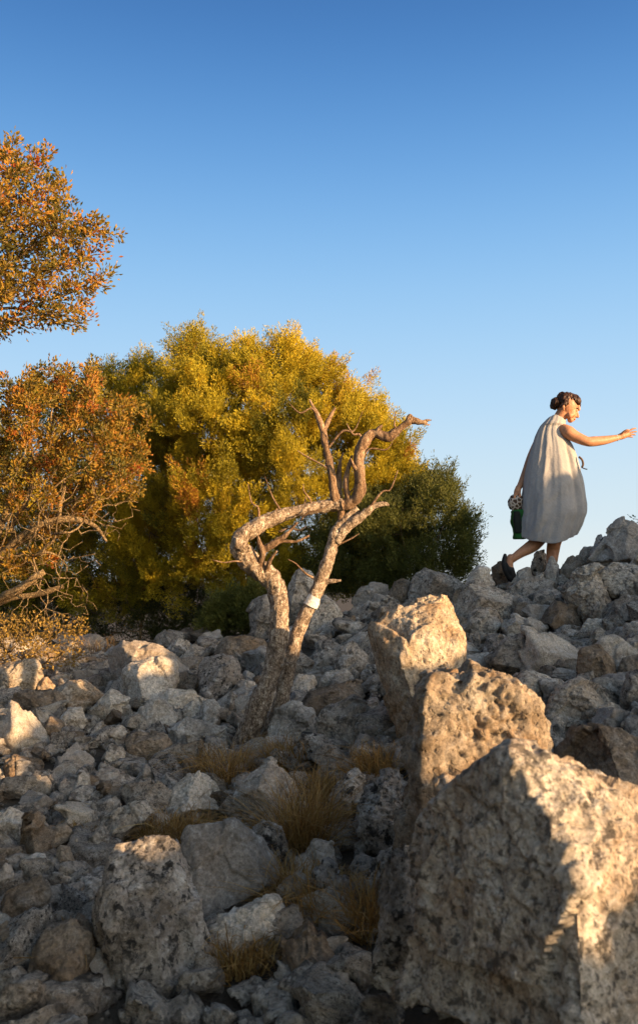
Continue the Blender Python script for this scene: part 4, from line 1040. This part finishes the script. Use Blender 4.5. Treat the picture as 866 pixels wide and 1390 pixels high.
tuft('dark dry grass in the shade at the foot of the tall sunlit block', 515, 1052, 60, 50, 700, 6)
tuft('dry grass along the shaded left edge of the foreground block', 500, 1268, 30, 90, 420, 7)
tuft('sparse dry grass in the left rubble beside the long diagonal rock', 118, 1130, 60, 26, 500, 8)
tuft('dry grass at the bottom left beside the foot of the lichen boulder', 108, 1310, 50, 70, 500, 9)
tuft('dry orange grass spilling to the right of the right twisted trunk', 392, 1040, 60, 50, 700, 13)
tuft('dry grass running up to the big brown square block from the tree', 262, 1048, 70, 34, 700, 14)
tuft('messy orange grass in the hollow between the two front boulders and the cracked rock', 330, 1122, 50, 30, 500, 15)
tuft('orange grass at the near end of the gully beside the mottled stone', 440, 1250, 60, 70, 700, 16)
tuft('faint thin grass stems on the ridge right of the feet of the woman', 776, 765, 30, 34, 60, 10, D=7.6)
tuft('dry grass hanging below the flat lichen spotted stone in the gully', 440, 1085, 46, 56, 500, 11)
tuft('dry stems at the dark foot of the trees, above the largest back slab', 128, 890, 60, 36, 160, 12, D=8.3)

# ---------------------------------------------------------------- the woman on the ridge
DP = 7.6
pp = lambda px, py, dy=0.0: at(px, py, DP + dy)
sm = pxm(DP)
pb = pp(748, 786); 
person = empty('person', pb, 'barefaced dark haired woman in a loose sleeveless grey linen dress walking over the ridge rocks, arm stretched out', 'person')
person['label'] = 'dark haired woman in a loose grey dress stepping over ridge rocks, one arm stretched out'

def limb_px(mb, pts, rads, sides=20, per=5):
    P, R = catmull([pp(*q) for q in pts], rads, per)
    # round the ends
    T0, T1 = norm(P[0] - P[1]), norm(P[-1] - P[-2])
    pre = [(P[0] + T0 * R[0] * math.sin(a), R[0] * math.cos(a)) for a in (1.35, 1.0, .6, .3)]
    post = [(P[-1] + T1 * R[-1] * math.sin(a), R[-1] * math.cos(a)) for a in (.3, .6, 1.0, 1.35)]
    PP = np.array([q[0] for q in pre] + list(P) + [q[0] for q in post]); RR = np.array([q[1] for q in pre] + list(R) + [q[1] for q in post])
    V, F, _ = tube(PP, RR, sides); mb.add(V, F)

def ball(mb, c, r, rot=0.0, sides=20):
    """closed ellipsoid built as a tube so that every face has four corners; rot tilts it in the picture plane"""
    a = np.linspace(-1.45, 1.45, 16)
    P = np.stack([np.zeros(16), np.zeros(16), np.sin(a)], 1); R = np.cos(a)
    V, F, _ = tube(P, R, sides); V = V * np.array(r)
    ca, sa = math.cos(rot), math.sin(rot)
    V = V @ np.array([[ca, 0, sa], [0, 1, 0], [-sa, 0, ca]]).T
    mb.add(V + np.asarray(c), F)

def fused(name, mb, mat, root, voxel, smooth=4, fac=.5):
    V, F, _ = mb.arrays(); L = np.array(root.location)
    me = mesh_np(name, V - L, F, mat); tmp = bpy.data.objects.new('tmp', me); COL.objects.link(tmp)
    m = tmp.modifiers.new('r', 'REMESH'); m.mode = 'VOXEL'; m.voxel_size = voxel; m.use_smooth_shade = True
    s_ = tmp.modifiers.new('s', 'SMOOTH'); s_.factor = fac; s_.iterations = smooth
    dg = bpy.context.evaluated_depsgraph_get(); out = bpy.data.meshes.new_from_object(tmp.evaluated_get(dg)); out.name = name
    bpy.data.objects.remove(tmp)
    out.materials.clear(); out.materials.append(mat)
    out.polygons.foreach_set('use_smooth', np.ones(len(out.polygons), bool))
    return obj(name, out, root)

b_ = MB()
BOW = .34
def hq(pts):
    """bow the head: turn picture points about the top of the neck"""
    c_, s_ = math.cos(BOW), math.sin(BOW)
    return [(764 + c_ * (q[0] - 764) - s_ * (q[1] - 554), 554 + s_ * (q[0] - 764) + c_ * (q[1] - 554), q[2] if len(q) > 2 else 0.0) for q in pts]
hp = lambda px, py, dy=0.0: pp(*hq([(px, py, dy)])[0])
# head turned to the right and bowed: skull, face, jaw, nose, lips, brow, ear, neck
ball(b_, hp(768, 547.5), (.082, .074, .098), rot=BOW + -.30)
ball(b_, hp(775.2, 554.5), (.051, .054, .072), rot=BOW + -.25)
ball(b_, hp(779, 565.5), (.025, .032, .024), rot=BOW + -.3)
limb_px(b_, hq([(782.5, 550), (785.6, 555), (787.2, 557.8)]), [.009, .010, .0115], 10, 3)      # nose
limb_px(b_, hq([(784.5, 558.3), (787.0, 558.8)]), [.011, .008], 10, 2)
limb_px(b_, hq([(783, 545), (785, 548)]), [.016, .014], 10, 3)                          # brow
limb_px(b_, hq([(782.8, 561.9, -.018), (784.5, 562.2, 0), (782.8, 561.9, .018)]), [.006, .008, .006], 8, 3)
limb_px(b_, hq([(782.2, 564.2, -.016), (783.5, 564.6, 0), (782.2, 564.2, .016)]), [.006, .008, .006], 8, 3)
limb_px(b_, hq([(776, 560, -.045), (780, 557, -.035)]), [.024, .018], 10, 3)            # cheek
limb_px(b_, hq([(762.4, 549, -.074), (764, 552.5, -.078), (765.5, 556, -.070)]), [.013, .015, .008], 10, 3)   # ear
limb_px(b_, [(766, 557, .0), (759, 568, .01), (753, 580, .02)], [.052, .050, .060], 20, 4)
# trunk hidden in the dress
limb_px(b_, [(751, 588, .04), (750, 612, .04), (751, 650, .03), (753, 700, .02)], [.075, .10, .12, .13], 24, 5)
limb_px(b_, [(741, 586, .09), (752, 579, .03), (764, 584, .0)], [.045, .05, .045], 20, 4)
# right arm, stretched out to the side
limb_px(b_, [(766, 583.5, -.04), (771.5, 586.5, -.07), (781, 592.5, -.075), (796, 598.8, -.09), (806, 599, -.075), (820, 597.5, -.05), (833, 595, -.02), (840, 593.6, 0)], [.050, .054, .048, .040, .042, .037, .028, .023], 20, 5)
# right hand: palm, four bent fingers of different lengths, thumb from its side
limb_px(b_, [(839, 593.6, 0), (844, 591.8, .01), (850, 589.6, .02)], [.024, .029, .027], 16, 4)
for q, r in (([(849.5, 587.2, .0), (854, 584.6, -.005), (858.6, 582.2, -.005), (863.0, 581.2, 0)], .0088),
             ([(850.5, 588.6, .015), (855.5, 587.4, .018), (860, 586.0, .02), (864.0, 585.8, .02)], .0090),
             ([(850.5, 590.6, .03), (855, 590.2, .037), (859, 589.6, .04), (862.2, 590.0, .04)], .0086),
             ([(849.5, 592.2, .04), (853, 592.6, .05), (856, 592.8, .055), (858.8, 593.2, .055)], .0076),
             ([(843, 589.5, -.012), (847, 585.8, -.03), (851, 583.8, -.04), (853.6, 583.6, -.04)], .0098)):
    limb_px(b_, q, [r * 1.1, r, r * .95, r * .8], 10, 4)
# left arm hanging, hand closed round the bag's handle
limb_px(b_, [(741, 588, .12), (732, 600, .17), (722, 620, .17), (714.5, 640, .13), (708, 655, .08), (703.8, 663, .04)], [.05, .046, .041, .036, .028, .023], 20, 5)
limb_px(b_, [(703.6, 662, .04), (702.4, 667, .035), (701.6, 671, .03)], [.024, .029, .027], 16, 4)
for k, (dx, dy) in enumerate(((-2.4, -.012), (-1.0, .008), (.6, .026), (2.2, .042))):
    limb_px(b_, [(701.8 + dx * .8, 671, .02 + dy), (700.6 + dx, 675, .0 + dy), (702 + dx, 677.8, .0 + dy), (704 + dx, 676.5, .012 + dy)], [.0095, .009, .0085, .007], 10, 4)
limb_px(b_, [(704.4, 667, .01), (706, 671.5, -.005), (704.8, 675, -.01), (702.8, 676.4, -.005)], [.011, .010, .0095, .008], 10, 4)
# legs: right planted behind the pointed rock, left trailing with the heel up
limb_px(b_, [(758, 700, .05), (755, 722, .05), (752, 738, .06), (750.5, 748, .07), (749.5, 760, .05), (748.5, 774, .03), (748.5, 781, .03)], [.085, .068, .056, .053, .046, .034, .036], 20, 5)
limb_px(b_, [(747, 783, .04), (754, 785.5, .0), (762, 787, -.03)], [.036, .034, .024], 16, 4)
limb_px(b_, [(742, 700, .05), (736, 722, .05), (727, 737, .02), (718, 744, .0), (708, 750, -.02), (700, 755.5, -.03), (695, 759, -.03)], [.085, .070, .056, .050, .040, .033, .032], 20, 5)
limb_px(b_, [(693, 757, -.03), (691, 766, -.03), (692.5, 776, -.03), (696, 784, -.03)], [.030, .034, .034, .022], 16, 4)
body = fused('body', b_, M['skin'], person, .0042, 3)

# hair: gathered up into a loose bun
h_ = MB()
ball(h_, hp(764.8, 543.2, .005), (0.0800, 0.0772, 0.0744), rot=BOW + -.35)
ball(h_, hp(772.5, 538.6, .01), (0.0670, 0.0725, 0.0428), rot=BOW + .22)
ball(h_, hp(760.5, 549.5, .02), (0.0465, 0.0651, 0.0512), rot=BOW + -.5)
ball(h_, hp(753.0, 550.5, .0), (0.0428, 0.0465, 0.0391), rot=BOW + .5)
ball(h_, hp(751.2, 555, .01), (0.0279, 0.0353, 0.0279), rot=BOW + 0)
ball(h_, hp(779.5, 540.2, .02), (0.0242, 0.0539, 0.0205), rot=BOW + .7)
limb_px(h_, hq([(779, 539, .02), (783, 541, .015), (785.5, 544.5, .01)]), [.020, .014, .007], 12, 4)
limb_px(h_, hq([(766, 545, -.070), (764, 549.5, -.078), (760, 553, -.07)]), [.018, .012, .008], 10, 4)
hair = fused('hair', h_, M['hair'], person, .006, 2)
Vh = np.empty(len(hair.data.vertices) * 3); hair.data.vertices.foreach_get('co', Vh); Vh = Vh.reshape(-1, 3)
nn_ = np.empty_like(Vh).ravel(); hair.data.vertices.foreach_get('normal', nn_); nn_ = nn_.reshape(-1, 3)
Vh += nn_ * (.007 * ridged(Vh * np.array([55, 55, 26]), 2, 77) + .006 * fbm(Vh * 24, 3, 78))[:, None]
hair.data.vertices.foreach_set('co', Vh.ravel()); hair.data.update()

# eye and brow on the lit side of the face, lips
def dot(name, c, rr_, mat, rot=0.0):
    m_ = MB(); ball(m_, c, rr_, rot, 12); V, F, _ = m_.arrays(); return child(name, V, F, mat, person)
dot('eyebrow', hp(782.3, 547.6, -.035), (.014, .010, .0045), M['hair'], .35)
dot('eye', hp(782.0, 551.4, -.034), (.009, .008, .0045), M['hair'], .15)
dot('lips', hp(783.6, 563.0, -.008), (.010, .016, .0055), plain('lips', (.36, .10, .07), .5), .1)

# the dress: a loose sack of linen, creased
rows = [(566, 748, 760.5), (568, 743, 765), (572, 738.5, 768.5), (577, 733.5, 767), (583, 730, 767), (592, 726, 770), (605, 722, 777.5), (620, 718, 783), (638, 714, 787.5), (655, 711, 791.5), (670, 709, 794.5), (685, 707.2, 796), (698, 706.2, 795.5), (710, 705.4, 792), (722, 705, 787.5), (731, 705, 784.5), (735, 705.6, 783)]
ys = np.array([r[0] for r in rows], float); xl = np.interp(np.arange(566, 735.1, 2.0), ys, [r[1] for r in rows]); xr = np.interp(np.arange(566, 735.1, 2.0), ys, [r[2] for r in rows])
yy = np.arange(566, 735.1, 2.0); nr = len(yy); ns = 144
th = np.arange(ns) * 2 * math.pi / ns
Vd = []
for i in range(nr):
    t = i / (nr - 1)
    hw = (xr[i] - xl[i]) / 2 * sm; cxp = (xl[i] + xr[i]) / 2
    dep = hw * (.70 + .06 * t) if t > .08 else hw * .9
    c = pp(cxp, yy[i], .02)
    R = np.stack([np.cos(th) * hw, np.sin(th) * dep], 1)
    q = np.stack([np.cos(th) * 2.2, np.sin(th) * 2.2, np.full(ns, t * 1.1)], 1)
    tt = np.full(ns, t); amp = .004 + .013 * sstep(.1, .9, tt)
    q1 = np.stack([np.cos(th) * 1.3 + 2.0, np.sin(th) * 1.3, tt * .9 + .25 * np.cos(th)], 1)
    f = amp * (1.2 * fbm(q1 * 1.4, 3, 401) + .5 * ridged(q1 * np.array([2.2, 2.2, .9]), 2, 402) - .25)
    q2 = np.stack([np.cos(th) * 2.4, np.sin(th) * 2.4, tt * 7 + 1.5 * np.sin(th * 1.5)], 1)
    f += .0085 * fbm(q2 * 1.2, 4, 403) * sstep(.12, .6, tt) + .004 * ridged(q2 * np.array([1.5, 1.5, 2.0]), 2, 404) * sstep(.35, .8, tt)
    # the seam at the side with the gathers below the arm
    side = np.exp(-((th - 5.35) / .16) ** 2) * sstep(.18, .3, np.full(ns, t)) * (1 - .5 * sstep(.7, 1, np.full(ns, t)))
    side2 = np.exp(-((th - 5.75) / .10) ** 2) * sstep(.3, .5, np.full(ns, t))
    q3 = np.stack([np.cos(th) * 3.6, np.sin(th) * 3.6, tt * 1.6 + .4 * np.sin(th * 2)], 1)
    f += .0055 * (ridged(q3, 2, 407) - .3) * (.45 + .55 * fbm(q1 * 2, 2, 408)) * sstep(.03, .12, tt) * (1 - .75 * sstep(.30, .75, tt))
    f -= .030 * side + .024 * side2
    edge = np.abs(np.cos(th)) ** 6
    f = f * (1 - .65 * edge)
    nrm2 = norm(np.stack([np.cos(th) / hw, np.sin(th) / dep], 1))
    XY = R + nrm2 * f[:, None]
    z = np.full(ns, c[2])
    # neckline dips in front, hem hangs lower on the near side and to the right
    z += (1 - t) ** 10 * (-.02 * np.sin(th))
    z -= t ** 10 * (.020 * (-np.sin(th)) - .060 * np.maximum(np.cos(th), 0) ** 2 - .03 * np.maximum(-np.cos(th), 0) ** 3 - .010 * fbm(np.stack([np.cos(th) * 2, np.sin(th) * 2, th * 0], 1), 2, 405))
    Vd.append(np.stack([c[0] + XY[:, 0], c[1] + XY[:, 1], z], 1))
Vd = np.vstack(Vd); ii = np.arange(nr - 1)[:, None] * ns; j = np.arange(ns)[None]; jn = (j + 1) % ns
Fd = np.stack([(ii + j), (ii + jn), (ii + ns + jn), (ii + ns + j)], -1).reshape(-1, 4)[:, ::-1]
dress = child('dress', Vd, Fd, M['linen'], person)
so = dress.modifiers.new('cloth_thickness', 'SOLIDIFY'); so.thickness = .003; so.offset = -1
su = dress.modifiers.new('smooth', 'SUBSURF'); su.levels = 1; su.render_levels = 1
# armhole edging and a hanging tie at the front
def ringlet(name, pts, r, mat, sides=8, per=6, closed=False):
    P, R = catmull([pp(*q) for q in pts], [r] * len(pts), per); V, F, _ = tube(P, R, sides); return child(name, V, F, mat, person)
ringlet('tie_cord', [(786, 620, -.06), (790, 624, -.075), (791.5, 630, -.07), (790, 634, -.07)], .009, M['cord'])
ringlet('tie_cord', [(789, 634, -.07), (793, 636, -.075), (797, 637, -.07)], .0045, M['cord'])
ringlet('bracelet', [(837.6, 590.2, -.02), (838.6, 593.6, -.036), (838.6, 597.6, -.02), (838, 598, .015), (837.4, 594, .032), (837.2, 590.6, .015), (837.6, 590.2, -.02)], .0032, plain('silver', (.5, .48, .45), .3), 6)

# shoes: black slip-on clogs
def shoe(pts, rads, flat):
    mb = MB(); limb_px(mb, pts, rads, 18, 5)
    return fused('shoe', mb, M['shoe'], person, .005, 2)
s_ = MB()
limb_px(s_, [(685.5, 754, -.03), (684.6, 763, -.03), (687.0, 774, -.03), (692, 784, -.03), (696.5, 789, -.03)], [.016, .024, .029, .028, .018], 18, 5)     # sole and shell
limb_px(s_, [(689, 767, -.03), (692.0, 774, -.03), (696.0, 782, -.03)], [.032, .039, .030], 18, 5)
fused('shoe', s_, M['shoe'], person, .005, 3)
s_ = MB()
limb_px(s_, [(745, 788, .05), (753, 790, .0), (763, 790, -.035)], [.034, .040, .030], 18, 5)
fused('shoe', s_, M['shoe'], person, .005, 3)

# ---------------------------------------------------------------- the bag she carries
bagp = pp(701, 732, .03)
bag = empty('bag', bagp, 'green cloth bag with patterned brown and white top, carried low in her left hand', 'bag')
def boxy(x0, x1, y0, y1, dy, dep, bulge, n=12, seed=0, taper=0.0):
    """soft rectangular sack between photo pixels x0..x1, y0..y1"""
    mb = MB(); P = []; 
    rowsn = 22; sd = 40; Vv = []
    for i in range(rowsn):
        t = i / (rowsn - 1); y = y0 + (y1 - y0) * t
        k = 1 - taper * t; e = min(1, (t / .06) ** .5, ((1 - t) / .06) ** .5) if 0 < t < 1 else .15
        c = pp((x0 + x1) / 2 + 1.5 * t, y, dy); a = np.arange(sd) * 2 * math.pi / sd
        cs, sn = np.cos(a), np.sin(a)
        sx = np.sign(cs) * np.abs(cs) ** .45 * (x1 - x0) / 2 * sm * k * (.8 + .2 * e); sy = np.sign(sn) * np.abs(sn) ** .45 * dep / 2 * k * (.8 + .2 * e)
        V = np.stack([c[0] + sx, c[1] + sy, np.full(sd, c[2])], 1)
        V[:, :2] += (bulge * fbm(V * 12 + seed, 3, seed))[:, None] * np.stack([cs, sn], 1); Vv.append(V)
    V = np.vstack(Vv); i2 = np.arange(rowsn - 1)[:, None] * sd; j2 = np.arange(sd)[None]; jn2 = (j2 + 1) % sd
    F = np.stack([i2 + j2, i2 + jn2, i2 + sd + jn2, i2 + sd + j2], -1).reshape(-1, 4)[:, ::-1]
    caps = []
    for base, fl in ((0, False), ((rowsn - 1) * sd, True)):
        for k in range(sd // 2 - 1):
            q = [base + k, base + k + 1, base + sd - 2 - k, base + sd - 1 - k]; caps.append(q[::-1] if fl else q)
    return V, np.vstack([F, caps])
child('bag_body', *boxy(694, 714, 692, 732, .04, .14, .010, seed=5, taper=.16), M['green_cloth'], bag)
child('side_panel', *boxy(696, 706.5, 694, 724, -.005, .06, .004, seed=7, taper=.10), M['dark_cloth'], bag)
V, F, _ = (lambda m: (ball(m, pp(699.5, 684, .02), (.066, .06, .070)), m.arrays())[1])(MB())
V = V + .016 * np.stack([fbm(V * 17, 3, 5), fbm(V * 17, 3, 6), fbm(V * 17, 3, 7)], 1)
child('cloth_top', V, F, M['scarf'], bag)
P, R = catmull([pp(697, 690, .02), pp(698.6, 679, .02), pp(702, 675, .025), pp(706, 679, .03), pp(708, 690, .04)], [.007] * 5, 6)
V, F, _ = tube(P, R, 8); child('handle', V, F, M['dark_cloth'], bag)
